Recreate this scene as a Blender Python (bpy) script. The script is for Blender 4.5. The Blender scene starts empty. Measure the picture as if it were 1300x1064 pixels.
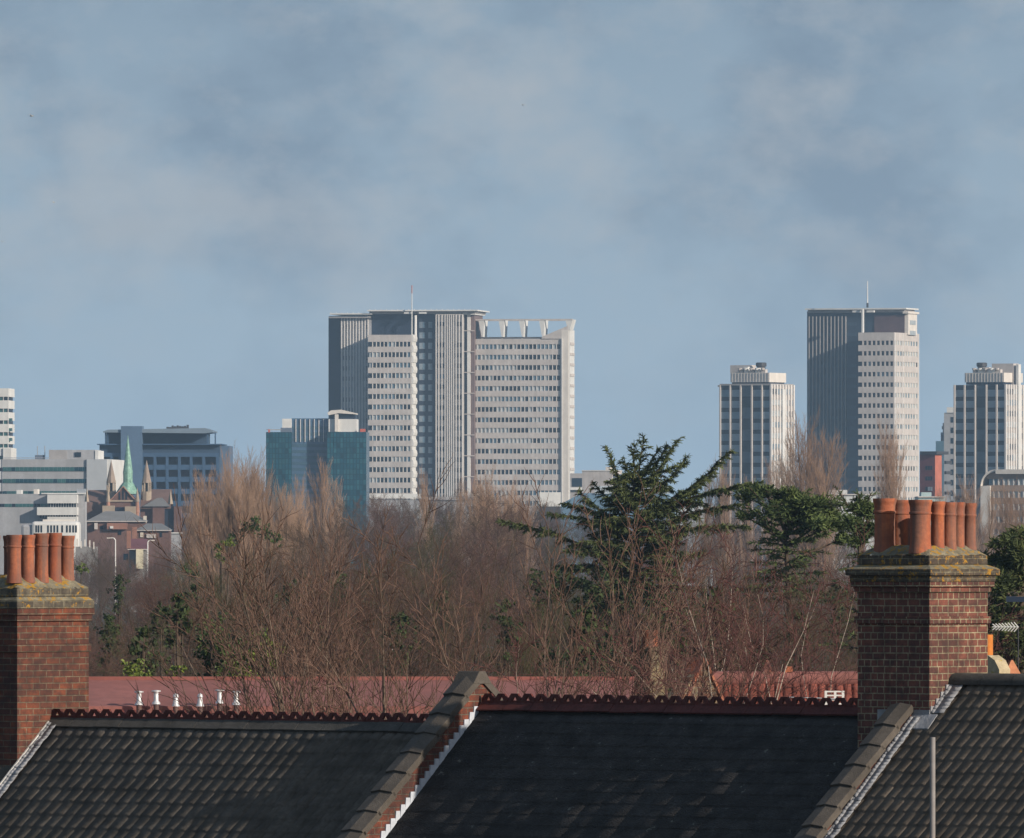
import bpy, math, random
import numpy as np
from mathutils import Vector
R = math.radians
F, CX, HY, H = 15000.0, 650.0, 680.0, 11.0        # focal length in px, frame centre, horizon row, eye height (m)
col = bpy.context.scene.collection
rnd = random.Random(7)

def W(px, py, Y):
    return Vector(((px - CX) / F * Y, Y, H + (HY - py) / F * Y))

# ------------------------------------------------------------------ tagging
def tag(o, label=None, cat=None, group=None, kind=None):
    if label: o['label'] = label
    if cat: o['category'] = cat
    if group: o['group'] = group
    if kind: o['kind'] = kind
    return o

def empty(name, loc, rz=0.0, label=None, cat=None, group=None):
    o = bpy.data.objects.new(name, None); col.objects.link(o)
    o.location = loc; o.rotation_euler = (0, 0, rz); o.empty_display_size = .5
    return tag(o, label, cat, group)

# ------------------------------------------------------------------ materials
MATS = {}
def nt_new(name):
    m = bpy.data.materials.new(name); m.use_nodes = True
    return m, m.node_tree.nodes, m.node_tree.links, m.node_tree.nodes['Principled BSDF']

def mixc(n, l, fac, a, b, mode='MIX'):
    x = n.new('ShaderNodeMix'); x.data_type = 'RGBA'; x.blend_type = mode
    for s, v in ((x.inputs[0], fac), (x.inputs[6], a), (x.inputs[7], b)):
        if hasattr(v, 'links') or hasattr(v, 'is_linked'): l.new(v, s)
        elif isinstance(v, (tuple, list)): s.default_value = (*v, 1)
        else: s.default_value = v
    return x.outputs[2]

def noise(n, l, vec, scale, detail=4, rough=.6):
    x = n.new('ShaderNodeTexNoise'); x.inputs['Scale'].default_value = scale
    x.inputs['Detail'].default_value = detail; x.inputs['Roughness'].default_value = rough
    l.new(vec, x.inputs['Vector']); return x.outputs['Fac']

def ramp(n, l, fac, p0, p1, c0=(0, 0, 0), c1=(1, 1, 1)):
    r = n.new('ShaderNodeValToRGB'); l.new(fac, r.inputs[0])
    r.color_ramp.elements[0].position = p0; r.color_ramp.elements[0].color = (*c0, 1)
    r.color_ramp.elements[1].position = p1; r.color_ramp.elements[1].color = (*c1, 1)
    return r.outputs[0]

def M(name, c, rough=.85, var=.25, scale=1.0, c2=None, spec=.3, bump=0, bscale=20, spots=None, streak=0, metal=0):
    """procedural surface: base colour broken up by two noises, optional spots and rain streaks"""
    if name in MATS: return MATS[name]
    m, n, l, b = nt_new(name)
    tc = n.new('ShaderNodeTexCoord').outputs['Object']
    if c2 is None: c2 = tuple(x * (1 - var) for x in c)
    hi = tuple(min(1, x * (1 + var * .5)) for x in c)
    o = mixc(n, l, ramp(n, l, noise(n, l, tc, scale), .35, .65), c2, hi)
    o = mixc(n, l, ramp(n, l, noise(n, l, tc, scale * 7, 3), .4, .62), mixc(n, l, .5, o, c2), o)
    if streak:
        mp = n.new('ShaderNodeMapping'); mp.inputs['Scale'].default_value = (1, 1, .06)
        l.new(tc, mp.inputs[0])
        o = mixc(n, l, ramp(n, l, noise(n, l, mp.outputs[0], scale * 3, 3), .42, .62), mixc(n, l, streak, o, (.1, .09, .08)), o)
    if spots:
        sc, lo, sc_col = spots
        o = mixc(n, l, ramp(n, l, noise(n, l, tc, sc, 5, .65), lo, lo + .05), o, sc_col)
    l.new(o, b.inputs['Base Color'])
    b.inputs['Roughness'].default_value = rough; b.inputs['Metallic'].default_value = metal
    b.inputs['Specular IOR Level'].default_value = spec
    if bump:
        bp = n.new('ShaderNodeBump'); bp.inputs['Strength'].default_value = bump; bp.inputs['Distance'].default_value = .02
        l.new(noise(n, l, tc, bscale, 5), bp.inputs['Height']); l.new(bp.outputs[0], b.inputs['Normal'])
    MATS[name] = m; return m

def brickmat(name, c1, c2, mortar, bw=.225, bh=.075, ms=.007, grime=.5, gcol=(.03, .025, .025), lichen=None, hdr=False):
    m, n, l, b = nt_new(name)
    tcn = n.new('ShaderNodeTexCoord'); uv = tcn.outputs['UV']; ob = tcn.outputs['Object']
    # wobble so the courses are not ruler straight
    nz = n.new('ShaderNodeTexNoise'); nz.inputs['Scale'].default_value = 5; l.new(uv, nz.inputs['Vector'])
    vm = n.new('ShaderNodeVectorMath'); vm.operation = 'MULTIPLY_ADD'; l.new(nz.outputs['Color'], vm.inputs[0])
    vm.inputs[1].default_value = (.012, .008, 0); l.new(uv, vm.inputs[2])
    br = n.new('ShaderNodeTexBrick'); l.new(vm.outputs[0], br.inputs['Vector'])
    br.inputs['Scale'].default_value = 1; br.inputs['Brick Width'].default_value = bw; br.inputs['Row Height'].default_value = bh
    br.inputs['Mortar Size'].default_value = ms; br.inputs['Mortar Smooth'].default_value = .25; br.inputs['Bias'].default_value = -.1
    br.inputs['Color1'].default_value = (*c1, 1); br.inputs['Color2'].default_value = (*c2, 1); br.inputs['Mortar'].default_value = (*mortar, 1)
    br.offset = .5; br.squash = .55 if hdr else 1.0; br.squash_frequency = 2
    o = br.outputs['Color']
    o = mixc(n, l, ramp(n, l, noise(n, l, ob, 9, 5), .38, .66), mixc(n, l, .6, o, gcol), o)
    o = mixc(n, l, grime, o, mixc(n, l, ramp(n, l, noise(n, l, ob, 1.7, 5), .4, .65), mixc(n, l, .75, o, gcol), o))
    o = mixc(n, l, ramp(n, l, noise(n, l, ob, 45, 3), .3, .7), mixc(n, l, .35, o, gcol), o)
    if lichen:
        o = mixc(n, l, ramp(n, l, noise(n, l, ob, 13, 6, .7), lichen, lichen + .05), o, (.36, .19, .03))
    l.new(o, b.inputs['Base Color']); b.inputs['Roughness'].default_value = .9; b.inputs['Specular IOR Level'].default_value = .2
    bp = n.new('ShaderNodeBump'); bp.inputs['Distance'].default_value = .012; bp.inputs['Strength'].default_value = .8
    mt = n.new('ShaderNodeMath'); mt.operation = 'SUBTRACT'; l.new(noise(n, l, ob, 60, 4), mt.inputs[0]); l.new(br.outputs['Fac'], mt.inputs[1])
    l.new(mt.outputs[0], bp.inputs['Height']); l.new(bp.outputs[0], b.inputs['Normal'])
    MATS[name] = m; return m

brick_l = brickmat('red_brick', (.30, .085, .04), (.14, .05, .035), (.30, .23, .15), grime=.65)
brick_r = brickmat('brown_brick', (.31, .105, .07), (.17, .07, .055), (.52, .43, .27), bw=.17, hdr=True)
brick_cap = brickmat('weathered_brick', (.17, .13, .09), (.11, .09, .06), (.34, .3, .2), bw=.17, lichen=.56)
brick_cap2 = brickmat('weathered_brick_heavy', (.2, .17, .12), (.14, .12, .09), (.34, .3, .2), bw=.17, lichen=.585)
brick_old = brickmat('old_brick', (.33, .09, .045), (.2, .06, .035), (.3, .24, .17), grime=.8)
brick_yel = brickmat('yellow_brick', (.34, .26, .13), (.24, .18, .1), (.38, .33, .22), grime=.5)
cement = M('lichen_cement', (.25, .22, .15), .95, .45, 6, spots=(11, .53, (.34, .19, .03)), bump=.8, bscale=40)
terra = M('terracotta', (.42, .13, .055), .8, .3, 3, c2=(.25, .075, .042), bump=.3, bscale=30, streak=.6)
terra_b = M('terracotta_sooty', (.3, .09, .05), .8, .4, 6, c2=(.15, .06, .045), bump=.15, streak=.5)
tile_c = M('brown_concrete_tile', (.17, .138, .108), .8, .35, 3, bump=.6, bscale=90, spots=(9, .70, (.45, .22, .02)))
tile_a = M('dark_concrete_tile', (.14, .12, .10), .85, .4, 3, bump=.6, bscale=90, spots=(7, .72, (.3, .27, .18)))
slate = M('dark_slate', (.055, .05, .048), .75, .5, 4, bump=.8, bscale=50, spots=(8, .66, (.2, .2, .17)))
crest_m = M('red_crest_tile', (.11, .028, .022), .8, .4, 5, bump=.3)
ridge_g = M('grey_ridge_tile', (.085, .078, .068), .9, .35, 4, bump=.6, bscale=60)
cap_m = M('coping_tile', (.10, .085, .07), .85, .3, 3, bump=.5, bscale=60)
lead = M('lead_flashing', (.33, .33, .34), .6, .35, 6, bump=.6, bscale=25)
mortar_w = M('white_mortar_fillet', (.62, .6, .56), .9, .25, 8, bump=.6)
grey_pipe = M('grey_pipe', (.26, .24, .23), .6, .15, 4)
white_p = M('white_paint', (.74, .72, .68), .6, .12, 4)
alu = M('aluminium', (.7, .7, .7), .35, .2, 10, metal=.7, spec=.5)
dark_m = M('dark_metal', (.05, .05, .055), .5, .2, 5)

# ------------------------------------------------------------------ small mesh builder
class MB:
    def __init__(s): s.v = []; s.f = []; s.m = []
    def poly(s, pts, mi=0):
        i = len(s.v); s.v += [tuple(p) for p in pts]; s.f.append(list(range(i, i + len(pts)))); s.m.append(mi); return s
    def box(s, x0, x1, y0, y1, z0, z1, mi=0):
        i = len(s.v)
        s.v += [(x0, y0, z0), (x1, y0, z0), (x1, y1, z0), (x0, y1, z0), (x0, y0, z1), (x1, y0, z1), (x1, y1, z1), (x0, y1, z1)]
        for f in ((0, 3, 2, 1), (4, 5, 6, 7), (0, 1, 5, 4), (1, 2, 6, 5), (2, 3, 7, 6), (3, 0, 4, 7)):
            s.f.append([i + k for k in f]); s.m.append(mi)
        return s
    def hexa(s, b, t, mi=0):
        """b, t: four bottom and four top corners, counter-clockwise from above"""
        i = len(s.v); s.v += [tuple(p) for p in b] + [tuple(p) for p in t]
        for f in ((0, 3, 2, 1), (4, 5, 6, 7), (0, 1, 5, 4), (1, 2, 6, 5), (2, 3, 7, 6), (3, 0, 4, 7)):
            s.f.append([i + k for k in f]); s.m.append(mi)
        return s
    def frus(s, x0, x1, y0, y1, z0, X0, X1, Y0, Y1, z1, mi=0):
        return s.hexa([(x0, y0, z0), (x1, y0, z0), (x1, y1, z0), (x0, y1, z0)], [(X0, Y0, z1), (X1, Y0, z1), (X1, Y1, z1), (X0, Y1, z1)], mi)
    def extr(s, poly, axis, a0, a1, mi=0):
        """poly in the two other axes, extruded along axis (0 x, 1 y, 2 z)"""
        def P(p, a):
            q = list(p); q.insert(axis, a); return tuple(q)
        n = len(poly); i = len(s.v)
        s.v += [P(p, a0) for p in poly] + [P(p, a1) for p in poly]
        s.f.append([i + k for k in range(n)]); s.f.append([i + n + k for k in reversed(range(n))]); s.m += [mi, mi]
        for k in range(n):
            j = (k + 1) % n; s.f.append([i + j, i + k, i + n + k, i + n + j]); s.m.append(mi)
        return s
    def lathe(s, cx, cy, prof, seg=24, mi=0, mif=None):
        i = len(s.v); n = len(prof)
        for r, z in prof:
            for k in range(seg):
                a = 2 * math.pi * k / seg; s.v.append((cx + r * math.cos(a), cy + r * math.sin(a), z))
        for j in range(n - 1):
            for k in range(seg):
                q = (k + 1) % seg
                s.f.append([i + j * seg + k, i + j * seg + q, i + (j + 1) * seg + q, i + (j + 1) * seg + k]); s.m.append(mi)
        return s
    def tube(s, p0, p1, r0, r1=None, seg=8, mi=0):
        r1 = r0 if r1 is None else r1
        p0, p1 = Vector(p0), Vector(p1); d = (p1 - p0).normalized()
        a = d.cross(Vector((0, 0, 1)) if abs(d.z) < .9 else Vector((1, 0, 0))).normalized(); b = d.cross(a)
        i = len(s.v)
        for p, r in ((p0, r0), (p1, r1)):
            for k in range(seg):
                t = 2 * math.pi * k / seg; s.v.append(tuple(p + a * r * math.cos(t) + b * r * math.sin(t)))
        for k in range(seg):
            q = (k + 1) % seg; s.f.append([i + k, i + q, i + seg + q, i + seg + k]); s.m.append(mi)
        s.f.append([i + k for k in reversed(range(seg))]); s.f.append([i + seg + k for k in range(seg)]); s.m += [mi, mi]
        return s
    def build(s, name, mats, parent=None, off=(0, 0, 0), smooth=False, bevel=0, label=None, fixn=True, kind=None):
        me = bpy.data.meshes.new(name)
        me.from_pydata([(x - off[0], y - off[1], z - off[2]) for x, y, z in s.v], [], s.f)
        if not isinstance(mats, (list, tuple)): mats = [mats]
        for m in mats: me.materials.append(m)
        me.polygons.foreach_set('material_index', s.m)
        if fixn:
            import bmesh
            bm = bmesh.new(); bm.from_mesh(me); bmesh.ops.recalc_face_normals(bm, faces=bm.faces); bm.to_mesh(me); bm.free()
        uvl = me.uv_layers.new(name='UVMap')
        for p in me.polygons:
            nx, ny, nz = p.normal
            for li in p.loop_indices:
                x, y, z = me.vertices[me.loops[li].vertex_index].co
                if abs(nz) > .85: u, w = x, y
                elif abs(nx) > abs(ny): u, w = y, z
                else: u, w = x, z
                uvl.data[li].uv = (u + 37, w + 5)
        if smooth:
            me.polygons.foreach_set('use_smooth', [True] * len(me.polygons))
            try: me.set_sharp_from_angle(angle=R(40))
            except Exception: pass
        o = bpy.data.objects.new(name, me); col.objects.link(o)
        if parent: o.parent = parent
        if bevel:
            bv = o.modifiers.new('bevel', 'BEVEL'); bv.width = bevel; bv.segments = 2; bv.limit_method = 'ANGLE'; bv.angle_limit = R(40)
        if label: o['label'] = label
        if kind: o['kind'] = kind
        return o

def fastmesh(name, V, Q, mats, parent=None, mi=None, smooth=False):
    """numpy quads -> mesh"""
    me = bpy.data.meshes.new(name); nv, nf = len(V), len(Q)
    me.vertices.add(nv); me.vertices.foreach_set('co', np.ascontiguousarray(V, dtype=np.float32).ravel())
    me.loops.add(nf * 4); me.loops.foreach_set('vertex_index', np.ascontiguousarray(Q, dtype=np.int32).ravel())
    me.polygons.add(nf); me.polygons.foreach_set('loop_start', np.arange(0, nf * 4, 4, dtype=np.int32))
    if not isinstance(mats, (list, tuple)): mats = [mats]
    for m in mats: me.materials.append(m)
    if mi is not None: me.polygons.foreach_set('material_index', np.ascontiguousarray(mi, dtype=np.int32))
    if smooth: me.polygons.foreach_set('use_smooth', np.ones(nf, dtype=bool))
    me.update(); me.validate()
    o = bpy.data.objects.new(name, me); col.objects.link(o)
    if parent: o.parent = parent
    return o

# ------------------------------------------------------------------ camera, sky, sun, air
cam = bpy.data.cameras.new('camera'); co = bpy.data.objects.new('camera', cam); col.objects.link(co)
co.location = (0, 0, H); co.rotation_euler = (R(90), 0, 0)
cam.sensor_width = 36; cam.lens = 36 * F / 1300; cam.shift_y = (HY - 532) / 1300
cam.clip_start = 1; cam.clip_end = 40000
bpy.context.scene.camera = co
ALPHA, ELEV = 37.0, 20.5
sd = Vector((math.cos(R(ELEV)) * math.cos(R(ALPHA)), -math.cos(R(ELEV)) * math.sin(R(ALPHA)), math.sin(R(ELEV))))
sl = bpy.data.lights.new('sun', 'SUN'); so = bpy.data.objects.new('sun', sl); col.objects.link(so)
sl.energy = 5.0; sl.angle = R(.55); sl.color = (1, .89, .76)
so.rotation_euler = sd.to_track_quat('Z', 'Y').to_euler(); so.location = (60, -40, 60)

wd = bpy.data.worlds.new('World'); bpy.context.scene.world = wd; wd.use_nodes = True
n, l = wd.node_tree.nodes, wd.node_tree.links; n.clear()
sky = n.new('ShaderNodeTexSky'); sky.sky_type = 'NISHITA'; sky.sun_disc = False
sky.sun_elevation = R(ELEV); sky.sun_rotation = R(90 + ALPHA); sky.air_density = 1.2; sky.dust_density = 1.5; sky.ozone_density = 2.5
tc = n.new('ShaderNodeTexCoord').outputs['Generated']
mp = n.new('ShaderNodeMapping'); mp.inputs['Scale'].default_value = (1, 1, 1.5); mp.inputs['Rotation'].default_value = (0, R(12), 0); l.new(tc, mp.inputs[0])
n1 = noise(n, l, mp.outputs[0], 52, 8, .58); n2 = noise(n, l, mp.outputs[0], 150, 8, .62)
mp2 = n.new('ShaderNodeMapping'); mp2.inputs['Location'].default_value = (3, 1, 2); l.new(mp.outputs[0], mp2.inputs[0])
n3 = noise(n, l, mp2.outputs[0], 42, 7, .55)
sep = n.new('ShaderNodeSeparateXYZ'); l.new(tc, sep.inputs[0])
# the layer of cloud thickens with height above the horizon
hgt = n.new('ShaderNodeMapRange'); l.new(sep.outputs['Z'], hgt.inputs[0])
hgt.inputs['From Min'].default_value = .004; hgt.inputs['From Max'].default_value = .05
CL = dict(lo=(.40, .53, .65), hi=(.225, .325, .45), warm=(.43, .465, .50), dark=(.175, .245, .335))
STR = .12
sc_ = lambda c: tuple(x / STR for x in c)
base = mixc(n, l, hgt.outputs[0], sc_(CL['lo']), sc_(CL['hi']))
base = mixc(n, l, .12, base, sky.outputs[0])
hz = n.new('ShaderNodeMapRange'); l.new(sep.outputs['Z'], hz.inputs[0])
hz.inputs['From Min'].default_value = .005; hz.inputs['From Max'].default_value = .028; hz.inputs['To Min'].default_value = .12
def mul(a, b):
    x = n.new('ShaderNodeMath'); x.operation = 'MULTIPLY'; l.new(a, x.inputs[0])
    if isinstance(b, (int, float)): x.inputs[1].default_value = b
    else: l.new(b, x.inputs[1])
    return x.outputs[0]
cw = mul(mul(ramp(n, l, n1, .48, .64), hz.outputs[0]), .62)
cd = mul(mul(ramp(n, l, n3, .45, .62), hz.outputs[0]), .62)
c_ = mixc(n, l, cd, base, sc_(CL['dark']))
c_ = mixc(n, l, cw, c_, sc_(CL['warm']))
c_ = mixc(n, l, mul(mul(ramp(n, l, n2, .48, .68), hz.outputs[0]), .3), c_, sc_(CL['warm']))
# well above the picture the open sky takes over
up = n.new('ShaderNodeMapRange'); l.new(sep.outputs['Z'], up.inputs[0]); up.inputs['From Min'].default_value = .1; up.inputs['From Max'].default_value = .5
up.inputs['To Max'].default_value = .6
c_ = mixc(n, l, up.outputs[0], c_, sky.outputs[0])
bg = n.new('ShaderNodeBackground'); l.new(c_, bg.inputs[0]); bg.inputs[1].default_value = STR
wo = n.new('ShaderNodeOutputWorld'); l.new(bg.outputs[0], wo.inputs[0])

sc = bpy.context.scene
sc.view_settings.view_transform = 'Standard'; sc.view_settings.look = 'None'; sc.view_settings.gamma = 1; sc.view_settings.exposure = 0
sc.cycles.use_denoising = True
sc.cycles.max_bounces = 5; sc.cycles.diffuse_bounces = 2; sc.cycles.glossy_bounces = 2; sc.cycles.volume_bounces = 1
sc.cycles.transparent_max_bounces = 4

hm = bpy.data.materials.new('air'); hm.use_nodes = True
hn = hm.node_tree.nodes; hn.remove(hn['Principled BSDF'])
pv = hn.new('ShaderNodeVolumePrincipled'); pv.inputs['Color'].default_value = (.5, .74, 1, 1); pv.inputs['Density'].default_value = .00006
hm.node_tree.links.new(pv.outputs[0], hn['Material Output'].inputs['Volume'])
hb = MB().box(-3500, 3500, -300, 13200, -2, 110).build('haze', hm); tag(hb, kind='stuff')
gm = M('winter_grass', (.06, .06, .03), 1, .5, .05, c2=(.035, .03, .02))
g = MB().box(-3400, 3400, -200, 13000, -1, 0).build('ground', gm); tag(g, kind='structure')
# ================================================================== the terrace of houses in front
PHI = R(42); cP, sP = math.cos(PHI), math.sin(PHI); TH = R(41.7); TT = math.tan(TH)
XO, YO = (850 - CX) / F * 134, 134.0
def U(px, v=0.0):
    k = (px - CX) / F
    return (k * (YO + v * cP) - XO - v * sP) / (cP + k * sP)
def Zr(px, py, v=0.0):
    u = U(px, v); return H - (py - HY) / F * (YO - u * sP + v * cP)
def row_pos(u, v=0.0, z=0.0): return (XO + u * cP + v * sP, YO - u * sP + v * cP, z)

def tiles(name, mat, parent, off, u0, u1, zr, L, gauge, pitch, amp, step, seed, slope=-1, s0=0.0):
    """a tiled slope as one relief: rolls across, a butt at every course; slope -1 faces the street side, +1 the back"""
    r = np.random.RandomState(seed)
    if amp: ks = np.array([0, .2, .27, .5, .92, .98]) ; hs = np.array([0, 0, 1.0, .9, .74, 0])
    else: ks = np.array([0, .06, .94]); hs = np.array([1, 1, 1.])
    npd = int(math.ceil((u1 - u0) / pitch)); us, pr = [], []
    for i in range(npd):
        for k, h_ in zip(ks, hs):
            uu = u0 + (i + k) * pitch
            if uu <= u1: us.append(uu); pr.append((h_ * amp, i))
    us.append(u1); pr.append((0, npd)); us = np.array(us); hh = np.array([p[0] for p in pr]); ii = np.array([p[1] for p in pr])
    nc = int(L / gauge); rows = []
    for c in range(nc):
        jit = r.uniform(-.004, .004, npd + 1)[ii]; tilt = r.uniform(-.002, .003, npd + 1)[ii]
        sj = r.uniform(-.006, .006, npd + 1)[ii]
        for e in (0, 1):
            s = np.full(len(us), s0 + (c + e) * gauge) + (sj if e else 0)
            h_ = hh + jit + (step + tilt if e else 0)
            if c and not e: s = prev
            if e: prev = s
            y = slope * (s * math.cos(TH)) + slope * h_ * math.sin(TH); z = zr - s * math.sin(TH) + h_ * math.cos(TH)
            rows.append(np.stack([us - off[0], y - off[1], z - off[2]], 1))
    V = np.concatenate(rows); nu = len(us); Q = []
    for a in range(len(rows) - 1):
        i0 = a * nu + np.arange(nu - 1)
        q = np.stack([i0, i0 + 1, i0 + nu + 1, i0 + nu], 1)
        if slope < 0: q = q[:, ::-1]
        Q.append(q)
    return fastmesh(name, V, np.concatenate(Q), mat, parent)

def house(name, label, px_mid, u0, u1, zr, brick):
    um = (u0 + u1) / 2
    root = empty(name, row_pos(um), -PHI, label, 'house', 'terraced houses in the row')
    off = (um, 0, 0); ze = zr - 4 * TT
    w = MB(); w.extr([(-3.8, 0), (3.8, 0), (3.8, ze - .05), (0, zr - .25), (-3.8, ze - .05)], 0, u0 + .02, u1 - .02)
    w.build('wall', brick, root, off)
    for s in (-1, 1):
        for k in range(2):
            cu = u0 + (u1 - u0) * (.28 + .44 * k)
            f = MB(); y = s * 3.8
            for z0 in (1.0, 3.2):
                if z0 > ze - 1.6: continue
                f = MB(); f.box(cu - .55, cu + .55, min(y, y + s * .06), max(y, y + s * .06), z0, z0 + 1.35)
                fr = f.build('window', white_p, root, off)
                p = MB(); p.box(cu - .47, cu + .47, min(y + s * .062, y + s * .07), max(y + s * .062, y + s * .07), z0 + .08, z0 + 1.27)
                p.build('pane', M('dark_glass', (.02, .025, .03), .1, .2, 2, spec=.6), fr)
                fr.children[0].data.transform(__import__('mathutils').Matrix.Translation((-um, 0, 0)))
    return root, off

ZA = Zr(300, 921); ZB = Zr(850, 905); ZC = Zr(1260, 868)
uA0 = U(22, -.6) - 3.0; uAB = U(599, 0); uC = U(1145, -.47)
hA, oA = house('terraced_house', 'left terraced house with rolled dark tiles and lit orange pots on its red stack', 300, uA0, uAB - .15, ZA, brick_l)
hB, oB = house('terraced_house', 'middle terraced house with flat dark slates in full shade between the two gable parapets', 850, uAB - .15, uC - .14, ZB, brick_l)
hC, oC = house('terraced_house', 'right terraced house with brown rolled tiles, grey round ridge and the tall seven-pot stack', 1250, uC - .14, uC + 5.6, ZC, brick_r)

tiles('roof', tile_a, hA, oA, U(22, -.6) - 2.9, uAB - .14, ZA, 5.5, .225, .1775, .017, .02, 1, s0=.02)
tiles('roof', slate, hB, oB, uAB + .14, uC - .13, ZB, 5.5, .19, .24, 0, .02, 2, s0=.01)
tiles('roof', tile_c, hC, oC, uC + .13, uC + 5.6, ZC, 5.5, .21, .146, .016, .02, 3, s0=.0)
for hh_, oo, a, b, z, mt, am, sd_ in ((hA, oA, uA0, uAB - .15, ZA, tile_a, .03, 4), (hB, oB, uAB + .15, uC - .13, ZB, slate, 0, 5), (hC, oC, uC + .13, uC + 5.6, ZC, tile_c, .03, 6)):
    tiles('rear_roof', mt, hh_, oo, a, b, z, 5.5, .25, .18, am, .02, sd_, slope=1)

def crest_tile(u, z, w, root, off, wing, wm):
    """one red ridge tile: two pierced crests on a saddle"""
    b = MB(); c = w / 2; h_, t = .125, .014
    for k in range(2):
        a = u + k * c + .002
        b_ = .0; cw_ = c - .004
        pl = lambda P: [(a + x * cw_, z + y) for x, y in P]
        L_ = [(.0, b_), (.5, b_), (.5, .045), (.32, .045), (.5, .105), (.5, h_), (.26, h_), (.08, h_ - .045), (0, h_ - .05)]
        Rr = [(1 - x, y) for x, y in reversed(L_)]
        b.extr([(p[0], p[1]) for p in pl(L_)], 1, -t, t); b.extr([(p[0], p[1]) for p in pl(Rr)], 1, -t, t)
    cz = z + .004; dy = wing * math.cos(TH); dz = wing * math.sin(TH)
    u1 = u + w - .006
    for s in (-1, 1):
        n0 = (0, s * math.sin(TH) * .022, math.cos(TH) * .022)
        A = [(u, 0, cz), (u1, 0, cz), (u1, s * dy, cz - dz), (u, s * dy, cz - dz)]
        if s > 0: A = A[::-1]
        T = [(p[0], p[1] + n0[1], p[2] + n0[2]) for p in A]
        b.hexa(A, T, 1)
    return b.build('ridge_tile', [crest_m, wm], root, off)

wA = .408
k = 0
us = U(65, 0)
while us + wA * k < uAB - .16 - wA * .3:
    crest_tile(us + wA * k, ZA + .045 + rnd.uniform(-.004, .004), min(wA, uAB - .16 - us - wA * k), hA, oA, .15, ridge_g); k += 1
k = 0; us = uAB + .16
while us + wA * (k + .35) < uC - .13:
    crest_tile(us + wA * k, ZB + .07 + rnd.uniform(-.004, .004), min(wA, uC - .13 - us - wA * k), hB, oB, .12, crest_m); k += 1
# round grey ridge of the right house
us = U(1213, 0) + .0; k = 0
while us + .45 * k < uC + 5.5:
    a = us + .45 * k; b = MB(); pr = []
    for q in range(11):
        t = R(-12 + 204 * q / 10); pr.append((.115 * math.cos(t), ZC + .01 + .105 * math.sin(t)))
    b.extr(pr, 0, a, a + .442); b.extr([(y * .93, ZC + (z - ZC) * .93) for y, z in pr], 0, a + .43, a + .46)
    b.build('ridge_tile', ridge_g, hC, oC, smooth=True); k += 1

# ---- gable parapets with lapped coping tiles
def parapet(root, off, uc, vtop, ztop, vfront, back, w, capw, brick, slope=TH, vback=None, label=None):
    tt = math.tan(slope)
    zf = ztop - (vtop - vfront) * tt
    P = [(vfront, zf - 1.2), (vfront, zf)]
    P += [(vtop, ztop)]
    if back: P += [(vback, ztop - (vback - vtop) * tt), (vback, ztop - (vback - vtop) * tt - 1.2)]
    else: P += [(vtop, ztop - 1.2)]
    MB().extr(P, 0, uc - w / 2, uc + w / 2).build('parapet', brick, root, off)
    g = .33; ct, st = math.cos(slope), math.sin(slope)
    def cap(s, side, kk):
        c = MB(); L = g + .04; hw = capw / 2; th = .05
        def pt(ss, du, up): return (uc + du, vtop + side * (ss * ct) + side * up * st, ztop - ss * st + up * ct)
        lo, up0 = .03, .012
        jj = rnd.uniform(-.004, .006)
        prof = [(-hw, -.09), (-hw, th * .4), (0, th), (hw, th * .4), (hw, -.06), (hw - .03, -.06), (hw - .03, -.001), (-hw + .03, -.001), (-hw + .03, -.09)]
        i = len(c.v); n_ = len(prof)
        for ss, lift in ((s, up0 + jj), (s + L, lo + up0 + jj)):
            c.v += [pt(ss, du, h2 + lift) for du, h2 in prof]
        c.f.append([i + q for q in range(n_)]); c.f.append([i + n_ + q for q in reversed(range(n_))]); c.m += [0, 0]
        for q in range(n_):
            j = (q + 1) % n_; c.f.append([i + q, i + j, i + n_ + j, i + n_ + q]); c.m.append(0)
        c.build('coping_tile', cap_m, root, off, bevel=.004)
    s = 0; k_ = 0
    while vtop - s * ct > vfront: cap(s, -1, k_); s += g; k_ += 1
    if back:
        s = 0
        while vtop + s * ct < vback: cap(s, 1, k_); s += g
    return zf

zt = Zr(599, 857)
parapet(hA, oA, uAB, 0.0, zt - .02, -3.9, True, .27, .33, brick_old, vback=3.9)
MB().frus(uAB - .17, uAB + .17, -.16, .16, zt - .1, uAB - .165, uAB + .165, -.05, .05, zt + .045).build('coping_apex', cap_m, hA, oA, bevel=.006)
zc = Zr(1145, 895, -.47)
parapet(hC, oC, uC, -.46, zc - .02, -3.9, False, .26, .31, brick_l)

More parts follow.
